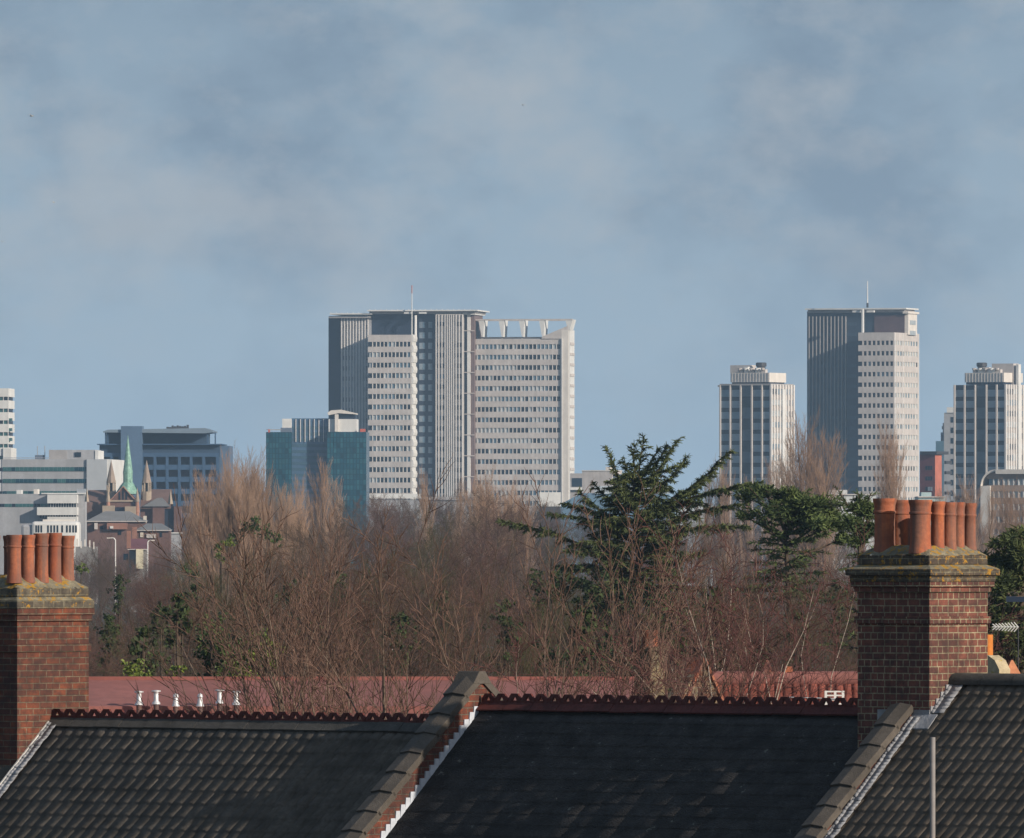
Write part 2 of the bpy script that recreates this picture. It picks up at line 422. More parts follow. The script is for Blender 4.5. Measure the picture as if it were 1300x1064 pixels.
# ---- flashings
def stepped(root, off, uf, va, vb, zr, mat, gauge=.075, up=.05, strip=.17, straight=False, smat=None):
    """va front (low) to vb (high) along the roof line on the face u = uf"""
    b = MB(); n_ = max(1, int(round((vb - va) * TT / gauge))); dv = (vb - va) / n_
    lift = .05
    for i in range(n_):
        v0 = va + i * dv; v1 = v0 + dv; z0 = zr + v0 * TT + lift - .03; z1 = zr + v1 * TT + lift - .03
        j = rnd.uniform(-.006, .006)
        if straight: P = [(v0, z0), (v1, z1), (v1, z1 + up), (v0, z0 + up)]
        else: P = [(v0, z0), (v1, z1), (v1, z1 + up + j), (v0 + .012 + j, z1 + up + j)]
        b.extr(P, 0, uf - .002, uf + .016 + (i % 2) * .003)
    b.build('flashing', mat, root, off)
    if strip:
        b = MB(); n2 = n_ * 2; dv = (vb - va) / n2; prev = None
        for i in range(n2 + 1):
            v0 = va + i * dv; wj = strip + rnd.uniform(-.008, .008); hj = .07 + rnd.uniform(-.004, .006)
            cur = [(uf + .004, v0, zr + v0 * TT + hj + .012), (uf + .06, v0, zr + v0 * TT + hj), (uf + wj, v0, zr + v0 * TT + hj + .004)]
            if prev:
                for q in range(2): b.poly([prev[q], prev[q + 1], cur[q + 1], cur[q]])
            prev = cur
        o = b.build('lead_strip', smat or lead, root, off, smooth=True)
        sm = o.modifiers.new('thick', 'SOLIDIFY'); sm.thickness = .006

# chimney boxes
uCr = U(1180, -.44); CU0, CU1, CV0, CV1 = uCr - 1.045, uCr, -.44, .57
uAr = U(22, -.6); AU0, AU1, AV0, AV1 = uAr - 1.25, uAr, -.6, .62
stepped(hC, oC, CU1, CV0, -.0, ZC, lead, strip=.2)
stepped(hC, oC, uC + .13, -3.8, -.5, ZC, mortar_w, straight=True, up=.06, strip=.16, smat=lead)
stepped(hA, oA, AU1, -3.8, -.08, ZA, mortar_w, straight=True, up=.075, strip=.16, smat=lead)
stepped(hB, oB, uAB + .135, -3.8, -.05, ZB, M('lead_pale', (.5, .53, .58), .6, .2, 5), strip=0, up=.075)
# lead apron in front of the right stack
za = ZC + CV0 * TT
b = MB(); b.box(CU0 + .3, CU1 + .01, CV0 - .012, CV0 - .002, za - .02, za + .1)
b.hexa([(uC + .14, CV0 - .17, za - .17 * TT + .04), (CU1 + .12, CV0 - .17, za - .17 * TT + .04), (CU1 + .12, CV0 - .005, za + .04), (uC + .14, CV0 - .005, za + .04)],
       [(uC + .14, CV0 - .17, za - .17 * TT + .052), (CU1 + .12, CV0 - .17, za - .17 * TT + .052), (CU1 + .12, CV0 - .005, za + .056), (uC + .14, CV0 - .005, za + .056)])
b.build('apron_flashing', lead, hC, oC)
# vent pipe
vp = -2.0; up_ = U(1184, vp); zb = ZC + vp * TT
b = MB(); b.tube((up_, vp, zb - .1), (up_, vp, Zr(1184, 936, vp)), .03, seg=16); b.tube((up_, vp, zb - .02), (up_, vp, zb + .1), .07, .04, seg=16)
b.build('vent_pipe', grey_pipe, hC, oC, smooth=True)

def pot(root_, off, cu, cv, z0, z1, r, mat):
    h_ = z1 - z0
    pr = [(r * 1.02, -.05), (r * .98, .0), (r * .9, .06 * 1), (r * .88, h_ * .5), (r * .9, h_ * .70), (r * .98, h_ * .715), (r * .98, h_ * .745), (r * .9, h_ * .76),
          (r * .92, h_ * .86), (r * 1.0, h_ * .93), (r * 1.03, h_ * .945), (r * 1.03, h_), (r * .93, h_), (r * .86, h_ * .9), (r * .8, h_ * .3), (.001, h_ * .28)]
    b = MB(); b.lathe(0, 0, [(a, z0 + z) for a, z in pr], 28)
    b.v = [(x + cu, y + cv, z) for x, y, z in b.v]
    b.build('chimney_pot', mat, root_, off, smooth=True, fixn=False)

def stack(root, off, u0, u1, v0, v1, zbase, rows, brick):
    """rows: (z_bottom, z_top, projection) bands of brickwork laid one above the other"""
    b = MB()
    for z0, z1, e in rows: b.box(u0 - e, u1 + e, v0 - e, v1 + e, z0, z1)
    return b.build('chimney', brick, root, off, bevel=.004)

zz = lambda py: Zr(1180, py, -.44)
ch = stack(hC, oC, CU0, CU1, CV0, CV1, 0, [(ZC - 1.2, zz(792), 0), (zz(792), zz(783), .028), (zz(783), zz(752), 0), (zz(752), zz(745.5), .028), (zz(745.5), zz(739), .055)], brick_r)
b = MB(); E = .065
b.box(CU0 - E, CU1 + E, CV0 - E, CV1 + E, zz(739), zz(731)); b.box(CU0 - E - .035, CU1 + E + .035, CV0 - E - .035, CV1 + E + .035, zz(731), zz(722.5))
b.frus(CU0 - E - .03, CU1 + E + .03, CV0 - E - .03, CV1 + E + .03, zz(722.5), CU0 + .01, CU1 - .01, CV0 + .01, CV1 - .01, zz(717), 1)
b.box(CU0 + .0, CU1 - .0, CV0, CV1, zz(717.2), zz(705))
b.build('chimney_cap', [brick_cap, cement], ch, bevel=.012, off=oC)
b = MB(); nU, nV = 26, 26
def cem(u_, v_):
    du = min(u_ - CU0, CU1 - u_); dv = min(v_ - CV0, CV1 - v_); d = min(du, dv)
    rr = random.Random(int(u_ * 997) * 31 + int(v_ * 991)); return zz(705) + min(1, max(0, d) / .17) * (zz(693) - zz(705)) + rr.uniform(-.008, .01)
G = [[(CU0 + (CU1 - CU0) * i / nU, CV0 + (CV1 - CV0) * j / nV) for j in range(nV + 1)] for i in range(nU + 1)]
for i in range(nU):
    for j in range(nV):
        b.poly([(*G[i][j], cem(*G[i][j])), (*G[i + 1][j], cem(*G[i + 1][j])), (*G[i + 1][j + 1], cem(*G[i + 1][j + 1])), (*G[i][j + 1], cem(*G[i][j + 1]))])
b.build('cement_flaunching', cement, ch, off=oC, smooth=True)
m_ = 1 / 112.0
for du, dv, top, r in ((-.80, .18, 632, 14.5), (-.85, .52, 634, 14), (-.24, .13, 633, 14.5), (-.2, .38, 635, 9.5), (-.18, .56, 636, 9.6), (-.2, .74, 636, 8.6), (-.17, .90, 637, 9.0)):
    pot(ch, oC, CU1 + du, CV0 + dv, zz(697), zz(top + 1.0 + (du + .5) * 1.5), r * m_, terra if r < 12 or du > -.5 else terra)

zl = lambda py: Zr(22, py, -.6)
chA = stack(hA, oA, AU0, AU1, AV0, AV1, 0, [(ZA - 1.2, zl(828), 0), (zl(828), zl(818), .02), (zl(818), zl(789), 0), (zl(789), zl(781), .028), (zl(781), zl(773), .05)], brick_l)
b = MB(); E = .05
b.box(AU0 - E, AU1 + E, AV0 - E, AV1 + E, zl(773), zl(763)); b.frus(AU0 - E, AU1 + E, AV0 - E, AV1 + E, zl(763), AU0, AU1, AV0, AV1, zl(758), 1)
b.box(AU0 + .0, AU1 - .0, AV0, AV1, zl(758.2), zl(747))
b.build('chimney_cap', [brick_cap2, cement], chA, bevel=.012, off=oA)
b = MB()
for i in range(nU):
    for j in range(nV):
        q = []
        for a_, c_2 in ((i, j), (i + 1, j), (i + 1, j + 1), (i, j + 1)):
            u_ = AU0 + (AU1 - AU0) * a_ / nU; v_ = AV0 + (AV1 - AV0) * c_2 / nV
            d = min(u_ - AU0, AU1 - u_, v_ - AV0, AV1 - v_); rr = random.Random(a_ * 91 + c_2)
            q.append((u_, v_, zl(747) + min(1, max(0, d) / .19) * (zl(731) - zl(747)) + rr.uniform(-.01, .012)))
        b.poly(q)
b.build('cement_flaunching', cement, chA, off=oA, smooth=True)
for k in range(5):
    px = (18, 35, 52.5, 69, 85)[k]; dv = .10 + .235 * k
    v_ = AV0 + dv; uu = U(px, v_)
    pot(chA, oA, uu, v_, zl(735), zl((679, 679, 677, 676.5, 680)[k]), 9.9 / 108, terra)
for k in range(4):
    v_ = AV0 + .15 + .3 * k; pot(chA, oA, AU1 - .85, v_, zl(735), zl(680), 9.5 / 108, terra)

# ================================================================== buildings just behind the terrace
red_sheet = M('red_roof_sheet', (.31, .12, .10), .8, .18, .5, c2=(.22, .085, .07), bump=.3, bscale=8, streak=.1)
red_tile = M('red_pantile', (.24, .07, .05), .85, .35, 2, bump=.3)
def gable_house(name, label, cat, px0, px1, Y, py_ridge, drop, half, rmat, wmat, psi=0, group=None, over=.25, rise=None):
    """simple pitched building whose ridge runs across the view"""
    s = F / Y; x0 = (px0 - CX) / s; x1 = (px1 - CX) / s; zr = H + (HY - py_ridge) / s
    root = empty(name, ((x0 + x1) / 2, Y, 0), psi, label, cat, group); hw = (x1 - x0) / 2
    ze = zr - drop
    MB().extr([(-half, 0), (half, 0), (half, ze), (0, zr - .12), (-half, ze)], 0, -hw, hw).build('wall', wmat, root)
    th = .12; ov = over; k_ = drop / half
    for sgn in (-1, 1):
        b = MB(); A = [(-hw - .1, 0, zr), (hw + .1, 0, zr), (hw + .1, sgn * (half + ov), zr - k_ * (half + ov)), (-hw - .1, sgn * (half + ov), zr - k_ * (half + ov))]
        if sgn > 0: A = A[::-1]
        b.hexa([(p[0], p[1], p[2] - th) for p in A], A); b.build('roof', rmat, root)
    return root, hw, zr, ze

# long low building with a red sheet roof
Yr = 245; s = F / Yr
rb = empty('long_low_building', ((350 - CX) / s, Yr, 0), 0, 'long low building whose plain red roof carries six white-topped flues', 'building')
x0, x1 = (40 - 350) / s, (842 - 350) / s; zr = H + (HY - 862) / s; zs = zr - .52
MB().box(x0 + .2, x1 - .2, -9, 6, 0, zs - 1.4).build('wall', brick_l, rb)
b = MB(); b.extr([(-3.2, zs), (0, zr), (6.2, zs - .5), (6.2, zs - .7), (0, zr - .2), (-3.2, zs - .15)], 0, x0, x1); b.build('roof', red_sheet, rb)
b = MB(); b.extr([(-9.3, zs - 1.35), (-3.15, zs - .12), (-3.15, zs - .28), (-9.3, zs - 1.5)], 0, x0, x1); b.build('lower_roof', red_sheet, rb)
b = MB(); b.box(x0, x1, -.12, .12, zr - .02, zr + .05); b.build('ridge_cap', M('red_ridge', (.28, .1, .08), .8, .2, 2), rb)
steel = M('galvanised_flue', (.62, .62, .62), .45, .3, 12, metal=.3)
for px, top, tall in ((183, 877, 1), (204.5, 876, 1), (229, 880, 0), (259.5, 880, 0), (284, 875, 1), (304.5, 877, 1)):
    cx_ = (px - 350) / s; z1 = H + (HY - top) / (F / (Yr - 3.4)); zb = zs - .2
    f = MB(); f.lathe(cx_, -3.4, [(.055, zb), (.055, z1 - .28)], 14); fl = f.build('flue', M('flue_pipe_dark', (.12, .07, .06), .7, .2, 6), rb, smooth=True)
    g_ = MB()
    if tall: g_.lathe(cx_, -3.4, [(.001, z1 - .29), (.09, z1 - .29), (.075, z1 - .25), (.05, z1 - .22), (.05, z1 - .05), (.095, z1 - .035), (.095, z1 - .01), (.001, z1)], 14)
    else: g_.lathe(cx_, -3.4, [(.001, z1 - .27), (.085, z1 - .27), (.06, z1 - .21), (.045, z1 - .1), (.06, z1 - .08), (.05, z1 - .03), (.001, z1)], 14)
    g_.build('flue_cowl', steel, fl, smooth=True)

# red pantiled house to the right with its aerial
Y2 = 178
rh, hw2, zr2, ze2 = gable_house('pantiled_house', 'house with red ribbed pantile roof and thick mossy ridge behind the birch stems', 'house', 870, 1130, Y2, 864, 3.6, 3.8, red_tile, brick_l)
for o in list(rh.children):
    if o.name.startswith('roof'): bpy.data.objects.remove(o)
TH_s, TT_s = TH, TT
TH = math.atan(3.6 / 3.8); TT = math.tan(TH)
tiles('roof', red_tile, rh, (0, 0, 0), -hw2 - .1, hw2 + .1, zr2, 5.4, .24, .13, .025, .02, 11, slope=-1)
tiles('roof', red_tile, rh, (0, 0, 0), -hw2 - .1, hw2 + .1, zr2, 5.4, .3, .2, .05, .03, 12, slope=1)
TH, TT = TH_s, TT_s
b = MB(); b.tube((-hw2 - .1, 0, zr2 + .02), (hw2 + .1, 0, zr2 + .02), .12, seg=12); b.build('ridge', red_sheet, rh, smooth=True)
# two finial pots on its ridge
for px, w_, tp in ((974, 9, 838), (1001, 5, 846)):
    x_ = (px - 1000) / (F / Y2); z1 = H + (HY - tp) / (F / Y2)
    b = MB(); b.frus(x_ - w_ / 84, x_ + w_ / 84, -.1, .1, zr2 + .05, x_ - .02, x_ + .02, -.04, .04, z1) if px < 980 else b.box(x_ - .06, x_ + .06, -.06, .06, zr2, z1)
    b.build('ridge_finial', terra_b if px < 980 else terra, rh, bevel=.01)

# small rendered-brick chimney and gabled parapet in front
Y3 = 165; s3 = F / Y3
oh = empty('brick_house', ((800 - CX) / s3, Y3, 0), R(-42), 'half hidden yellow brick house with bushy orange pot on its stack behind the twigs', 'house')
MB().extr([(-2.5, 0), (2.5, 0), (2.5, H - 4.6), (0, H - 2.55), (-2.5, H - 4.6)], 0, -3.2, 2.4).build('wall', brick_yel, oh)
for sg in (-1, 1):
    b = MB(); A = [(-3.3, 0, H - 2.5), (2.5, 0, H - 2.5), (2.5, sg * 2.8, H - 4.8), (-3.3, sg * 2.8, H - 4.8)]
    if sg > 0: A = A[::-1]
    b.hexa([(p[0], p[1], p[2] - .1) for p in A], A); b.build('roof', red_tile, oh)
zt3 = lambda py: H + (HY - py) / s3
b = MB(); b.box(.2, .5, -.14, .16, 5, zt3(826)); b.box(.17, .53, -.17, .19, zt3(826), zt3(821)); cc = b.build('chimney', brick_yel, oh)
b = MB(); b.lathe(.35, .01, [(.13, zt3(823)), (.11, zt3(818)), (.115, zt3(806)), (.135, zt3(803)), (.135, zt3(800)), (.1, zt3(800)), (.08, zt3(812))], 16); b.build('chimney_pot', terra, cc, smooth=True)
gp = empty('brick_gable', W(884, 680, 160).to_2d().to_3d(), R(-42), 'sunlit orange and cream stepped gable end standing just left of the birch stems', 'gable')
s4 = F / 160.0
b = MB(); b.extr([(-.75, H - 4), (.6, H - 4), (.6, H - 2.6), (.3, H + (HY - 868) / s4), (-.02, H + (HY - 843) / s4), (-.3, H + (HY - 868) / s4), (-.75, H - 2.5)], 0, -.12, .12)
b.box(-.1, .1, -.7, .5, 0, H - 3.9); b.build('wall', brickmat('pale_old_brick', (.42, .33, .2), (.45, .15, .07), (.45, .4, .3), grime=.6), gp)
b = MB()
for sg in (-1, 1):
    for q in range(3):
        y0 = sg * (.02 + .17 * q); y1 = sg * (.02 + .17 * (q + 1)); z0 = H + (HY - 842) / s4 - .255 * q; z1 = z0 - .26
        b.extr([(y0, z0), (y1, z1), (y1, z1 + .07), (y0, z0 + .08)], 0, -.16, .16)
b.build('coping', terra, gp)

# flat grid aerial and its boom
an = empty('television_aerial', W(1060, 886, 150), 0, 'white flat panel television aerial on a thin boom over the dark ridge', 'aerial', None)
b = MB()
for z in (-.075, -.025, .03, .08): b.box(-.12, .12, -.006, .006, z - .009, z + .009)
for x in (-.118, .0, .1): b.box(x - .013, x + .018, -.008, .008, -.088, .09)
b.build('reflector', white_p, an)
b = MB(); b.tube((-.58, -.1, .01), (.02, -.02, -.01), .006); b.build('boom', alu, an)
b = MB(); b.tube((.02, .03, .05), (.02, .03, -4), .016); b.build('mast', dark_m, an)

# ---- right edge: neighbour's eaves, aerial, orange hip and stone
Y5 = 150; s5 = F / Y5
nh = empty('neighbour_house', W(1398, 680, Y5).to_2d().to_3d(), R(-42), 'neighbouring house at the right edge with lichened tile eaves and grey gutter', 'house')
z5 = lambda py: H + (HY - py) / s5
MB().box(-.28, 4, -.6, 4, 0, z5(763)).build('wall', brickmat('dun_brick', (.2, .15, .1), (.15, .11, .08), (.3, .26, .2)), nh)
rr = MB(); rr.hexa([(-.62, -1.0, z5(757)), (4.4, -1.0, z5(757)), (4.4, 4.4, z5(757)), (-.62, 4.4, z5(757))], [(1.4, 1.2, z5(722)), (2.4, 1.2, z5(722)), (2.4, 2.4, z5(722)), (1.4, 2.4, z5(722))])
rr.build('roof', M('lichened_tile', (.16, .11, .06), .9, .4, 3, spots=(6, .5, (.4, .2, .03)), bump=.8), nh)
b = MB(); b.box(-.68, 4.46, -1.07, -1.0, z5(764), z5(757)); b.box(-.68, -.62, -1.0, 4.4, z5(764), z5(757)); b.build('gutter', M('grey_gutter', (.22, .24, .28), .6, .1, 3), nh)
b = MB()
for k in range(9): b.box(-.33, -.285, -.58, -.1, z5(797 - k * 2.9), z5(796 - k * 2.9))
b.build('louvre', white_p, nh)
ya = empty('television_aerial', W(1277, 796, 145), R(-10), 'white many-pronged television aerial beside the tall seven-pot brick stack', 'aerial')
b = MB(); b.tube((-.17, 0, -.0), (.16, 0, .0), .006)
b.build('boom', white_p, ya)
for k in range(8):
    t = -.115 + .038 * k; b = MB(); q_ = .6 + .4 * k / 7
    b.tube((t, 0, 0), (t - .05, .0, .058 * q_), .0065, seg=5); b.tube((t, 0, 0), (t - .05, 0, -.058 * q_), .0065, seg=5); b.build('prong', white_p, ya)
b = MB(); b.tube((.15, .02, .0), (.15, .02, -3), .008); b.build('mast', dark_m, ya)
st = empty('gable_stone', W(1256, 880, 138).to_2d().to_3d(), R(-42), 'rounded pale stone coping end showing behind the grey ridge of the right roof', 'coping')
zs_ = lambda py, Y=138.0: H + (HY - py) / (F / Y)
b = MB(); b.extr([(-.25, zs_(900)), (-.25, zs_(846)), (-.12, zs_(832)), (.03, zs_(832)), (.13, zs_(838)), (.2, zs_(850)), (.2, zs_(900))], 1, -.06, .14)
b.box(-.2, .2, 0, .1, 0, zs_(899)); b.build('coping_block', M('pale_stone', (.5, .41, .26), .9, .3, 7, bump=.8, spots=(9, .6, (.4, .3, .1))), st)
fi = empty('orange_hip_tile', W(1284, 880, 140).to_2d().to_3d(), R(20), 'orange pointed hip of sunlit tiles between the pale stone and the right edge', 'roof tile')
b = MB(); b.hexa([(-.14, -.1, zs_(859, 140)), (.1, -.1, zs_(859, 140)), (.1, .2, zs_(859, 140)), (-.14, .2, zs_(859, 140))], [(.0, .0, zs_(838, 140)), (.02, .0, zs_(838, 140)), (.02, .02, zs_(838, 140)), (.0, .02, zs_(838, 140))])
b.box(-.13, .09, -.08, .18, 0, zs_(859, 140)); b.build('tile_hip', M('orange_tile', (.5, .2, .1), .8, .3, 6), fi)
op = empty('orange_pot', W(1258, 836, 140).to_2d().to_3d(), 0, 'slim bright orange pot edge just right of the tall seven-pot stack', 'chimney pot')
b = MB(); b.box(-.3, .04, .08, .42, 0, zs_(833, 140)); b.build('stack', brick_l, op)
b = MB(); b.lathe(-.035, .25, [(.001, zs_(834, 140)), (.07, zs_(834, 140)), (.07, zs_(806, 140)), (.05, zs_(806, 140)), (.05, zs_(815, 140))], 16); b.build('pot_body', M('orange_clay', (.6, .2, .04), .8, .2, 5), op, smooth=True)
# ================================================================== the town far behind
conc = M('beige_concrete', (.54, .49, .455), .9, .16, .25, streak=.12)
conc_l = M('cream_concrete', (.66, .61, .55), .9, .12, .25, streak=.08)
conc_g = M('grey_concrete', (.36, .36, .37), .9, .15, .3, streak=.12)
white_c = M('white_cladding', (.66, .65, .62), .7, .12, .2, streak=.08)
fin_w = M('white_fin', (.68, .64, .6), .7, .1, .5)
navy = M('navy_cladding', (.018, .028, .05), .45, .3, .3, spec=.35)
brownc = M('brown_cladding', (.16, .11, .10), .6, .2, .3)
panel_g = M('grey_spandrel', (.33, .31, .3), .7, .15, .4)
g_dark = M('window_glass_dark', (.012, .022, .035), .2, .3, .4, spec=.3)
g_blue = M('window_glass_blue', (.12, .19, .25), .15, .25, .4, spec=.5)
g_blind = M('window_with_blind', (.36, .40, .42), .5, .2, .5)
g_teal = M('teal_glass', (.008, .075, .11), .2, .35, .25, spec=.4)
g_teal2 = M('teal_glass_dark', (.006, .045, .065), .2, .35, .3, spec=.4)
g_green = M('green_ribbon_glass', (.04, .12, .12), .2, .3, .4, spec=.5)
blue_clad = M('blue_grey_cladding', (.085, .14, .22), .6, .15, .3)
GL = [g_dark, g_blue, g_blind]

class Bld:
    def __init__(s, name, label, cat, pr, Y, psi=0, group=None):
        s.Y = Y; s.s = F / Y; s.psi = R(psi); s.c, s.n = math.cos(s.psi), math.sin(s.psi); s.pr = pr
        s.root = empty(name, ((pr - CX) / s.s, Y, 0), -s.psi, label, cat, group); s.r = random.Random(int(pr * 7))
    def x(s, px, y=0.0): return ((px - s.pr) / s.s - y * s.n) / s.c
    def z(s, py): return 0.0 if py is None else max(0.0, H + (HY - py) / s.s)
    def d(s, w): return w / s.s / s.n
    def box(s, name, p0, p1, y0, y1, t, bt, mat, bev=0, **k):
        b = MB(); b.box(s.x(p0, y0), s.x(p1, y0), y0, y1, s.z(bt), s.z(t)); return b.build(name, mat, s.root, bevel=bev, **k)
    def ribbon(s, name, p0, p1, y0, pc, hpx, n_, w=(.5, .25, .25), mull=.16, inset=.25, mats=None, mm=None, side=None, parent=None):
        """one storey's strip of glazing: panes set back between mullions. side=(ya, yb) lays it on the right flank"""
        z0, z1 = s.z(pc + hpx / 2), s.z(pc - hpx / 2); b = MB(); mats = mats or GL; nm = len(mats)
        if side is None: a0, a1 = s.x(p0, y0), s.x(p1, y0)
        else: a0, a1 = side
        dd = (a1 - a0) / n_
        run = None
        for i in range(n_):
            if run is None or s.r.random() < .55: run = s.r.choices(range(len(w)), w)[0]
            q0, q1 = a0 + i * dd + dd * mull / 2, a0 + (i + 1) * dd - dd * mull / 2
            if side is None: b.box(q0, q1, y0 + inset, y0 + inset + .1, z0, z1, run)
            else: b.box(p0 - inset - .1, p0 - inset, q0, q1, z0, z1, run)
            if mull:
                if side is None: b.box(q1, q1 + dd * mull, y0 + .04, y0 + inset + .12, z0, z1, nm)
                else: b.box(p0 - inset - .12, p0 - .04, q1, q1 + dd * mull, z0, z1, nm)
        return b.build(name, mats + [mm or conc], parent or s.root, fixn=False)
    def slabs(s, name, p0, p1, y0, y1, cuts, hpx, top, mat, core=None, inset=.4):
        """storey-high wall bands with a gap for each glazing strip, round a core"""
        b = MB(); X0, X1 = s.x(p0, y0), s.x(p1, y0); zt = s.z(top)
        for c in cuts:
            zb = s.z(c - hpx / 2)
            b.box(X0, X1, y0, y1, zb, zt); zt = s.z(c + hpx / 2)
            if zt <= 0: break
        if zt > 0: b.box(X0, X1, y0, y1, 0, zt)
        b.box(X0 + inset, X1 - inset, y0 + inset, y1 - inset, 0, s.z(top) - .2, 1)
        return b.build(name, [mat, core or navy], s.root, fixn=False)
    def fins(s, name, pxs, y0, out, wpx, t, bt, mat):
        b = MB()
        for p in pxs: b.box(s.x(p, y0) - wpx / s.s / 2, s.x(p, y0) + wpx / s.s / 2, y0 - out, y0 + .1, s.z(bt), s.z(t))
        return b.build(name, mat, s.root, fixn=False)

# ---- A: the linked tower in the middle -------------------------------------------------
A = Bld('tower_block', 'tall tower of linked slabs with banded front block, dark window strip and white mast', 'tower', 522, 3750, 8)
FP = 13.27
A.box('dark_flank', 416, 433, 13, 30, 402, None, navy)
A.box('left_wing', 432, 471, 9.0, 28, 401, None, conc_g)
A.fins('fins', [433 + 3.75 * k for k in range(10)], 9, .35, 1.2, 401, None, fin_w)
for i in range(22):
    yc = 414 + FP * i
    if A.z(yc) < 4: break
    if i == 1: continue
    A.ribbon('window', 434, 449.5, 8.95, yc, 5.5, 4, w=(.8, .2, 0), mull=.45, inset=-.02, mats=GL, mm=panel_g)
    A.ribbon('window', 461, 467, 8.95, yc, 5.5, 2, w=(.8, .2, 0), mull=.45, inset=-.02, mats=GL, mm=panel_g)
A.box('recess_wall', 467, 530, 9.2, 28, 397, None, navy)
A.box('roof_slab', 416.5, 470, 7.5, 30, 400.5, 403, panel_g); A.box('roof_slab', 418, 472, 6.5, 31, 397, 398.6, white_c)
A.box('roof_slab', 466, 606, 5.5, 33, 393, 394.6, white_c); A.box('roof_fascia', 468.5, 603, 7, 31, 394.6, 398, panel_g)
cuts = [437 + FP * i for i in range(21)]; A.slabs('front_block', 467, 522.5, 0, 9.3, cuts, 6.2, 425, conc)
for c in cuts:
    if A.z(c + 3) > 0: A.ribbon('window_band', 468, 521.5, 0, c, 6.2, 11, w=(.5, .2, .3), mull=.22, inset=.3, mm=conc_l)
bx = A.x(522.5)
for i in range(21):
    zt_, zb_ = A.z(429.5 + FP * i - 4.2), A.z(429.5 + FP * i + 4.2)
    if zb_ <= 0: break
    b = MB(); m_z = (zt_ + zb_) / 2
    b.extr([(bx, zb_ - .2), (bx + .45, zb_ + .1), (bx + .62, m_z), (bx + .45, zt_ - .1), (bx, zt_ + .2)], 1, .1, 8.6)
    b.build('balcony', white_c, A.root)
A.box('side_strip', 522.5, 523.3, .3, 9, 426, None, white_c)
A.box('stair_strip', 526, 554, 8.6, 28, 397, None, M('navy_panel', (.022, .03, .048), .5, .3, .3))
for i in range(22):
    yc = 412 + FP * i
    if A.z(yc) < 4: break
    for a, b_ in ((532, 539.5), (543.5, 548.5)):
        b = MB(); X0, X1 = A.x(a, 8.6), A.x(b_, 8.6); b.box(X0, X1, 8.48, 8.62, A.z(yc + 3.8), A.z(yc - 3.8)); b.box(X0 + (X1 - X0) * .6, X1 - .1, 8.44, 8.5, A.z(yc + 3.2), A.z(yc - 3.2), 1)
        b.build('window', [M('pale_stair_glass', (.20, .24, .28), .3, .25, .3), g_blue], A.root, fixn=False)
A.box('ribbed_wall', 553, 588, 6.6, 28, 398.6, None, M('pale_grey_panel', (.42, .40, .38), .8, .12, .3))
A.fins('fins', [553.6, 557, 561, 565] + [568 + 2.6 * k for k in range(4)] + [579, 583, 587], 6.6, .4, .95, 399, None, fin_w)
for i in range(22):
    yc = 411 + FP * i
    if A.z(yc) < 4: break
    if i == 1: continue
    A.ribbon('window', 554.2, 564.5, 6.55, yc, 5.6, 3, w=(.9, .1, 0), mull=.5, inset=-.02, mm=panel_g)
    A.ribbon('window', 576.5, 586.5, 6.55, yc, 5.6, 3, w=(.9, .1, 0), mull=.5, inset=-.02, mm=panel_g)
A.box('end_wall', 587.5, 593, 9, 28, 399, None, navy); A.box('end_rib', 593, 596.8, 8, 28, 397.5, None, white_c)
A.box('end_wall', 596.8, 602, 9, 28, 399, None, brownc); A.box('roof_slab', 588, 603, 7, 29, 396.3, 399.2, white_c)
for i in range(12): b = MB(); b.box(A.x(587, 8), A.x(602, 8), 7.85, 8.5, A.z(420 + 26.5 * i), A.z(419 + 26.5 * i)); b.build('end_string', conc, A.root)
b = MB(); b.tube((A.x(520.5), 4, A.z(426)), (A.x(520.5), 4, A.z(372)), .2, .14, seg=6); b.tube((A.x(520.5), 4, A.z(372)), (A.x(520.5), 4, A.z(362)), .17, seg=6, mi=1)
b.build('mast', [white_p, M('orange_mast_tip', (.5, .16, .1), .7, .1, 1)], A.root)
b = MB(); b.tube((A.x(524.5), 5, A.z(426)), (A.x(524.5), 5, A.z(400)), .42, seg=8); b.build('flue', white_p, A.root)
b = MB()
for a, b_ in ((513, 522), (532, 541)): b.box(A.x(a, 5), A.x(b_, 5), 4.4, 5.6, A.z(398), A.z(396))
b.build('roof_beam', white_c, A.root)
b = MB()
for k in range(26): X = A.x(419 + 7.1 * k, 7); b.tube((X, 7.5, A.z(397 if k < 7 else 393)), (X, 7.5, A.z(395.6 if k < 7 else 391.6)), .06, seg=4)
b.build('roof_railing', white_p, A.root)

# ---- B: the slab beside it with the open crown --------------------------------------------
B_ = Bld('office_tower', 'broad banded office slab crowned by an open frame of tapering white struts', 'tower', 721, 3754, 10)
wy = 9.5
cuts = [440 + FP * i for i in range(20)]
B_.slabs('front_wall', 596, 713, 0, wy, cuts, 6.0, 430, conc)
for c in cuts:
    if B_.z(c + 3) > 0: B_.ribbon('window_band', 600.5, 711.5, 0, c, 6.0, 22, w=(.35, .3, .35), mull=.18, inset=.3, mm=conc_l)
B_.box('end_pier', 712.5, 721.5, -.35, wy, 419, None, conc_l)
b = MB(); b.box(B_.x(713.2), B_.x(714.4), -.6, -.3, 0, B_.z(430)); b.build('pier_rib', white_c, B_.root)
b = MB(); b.extr([(B_.x(688), B_.z(430)), (B_.x(714), B_.z(430)), (B_.x(721.3), B_.z(426)), (B_.x(721.3), B_.z(413)), (B_.x(719), B_.z(414.5)), (B_.x(688), B_.z(427.5))], 1, -.3, .5); b.build('crown_parapet', conc, B_.root)
b = MB(); b.extr([(B_.x(688), B_.z(430)), (B_.x(721.3), B_.z(426)), (B_.x(721.3), B_.z(413)), (B_.x(688), B_.z(424.5))], 1, wy - .6, wy - .1); b.build('crown_parapet', conc, B_.root)
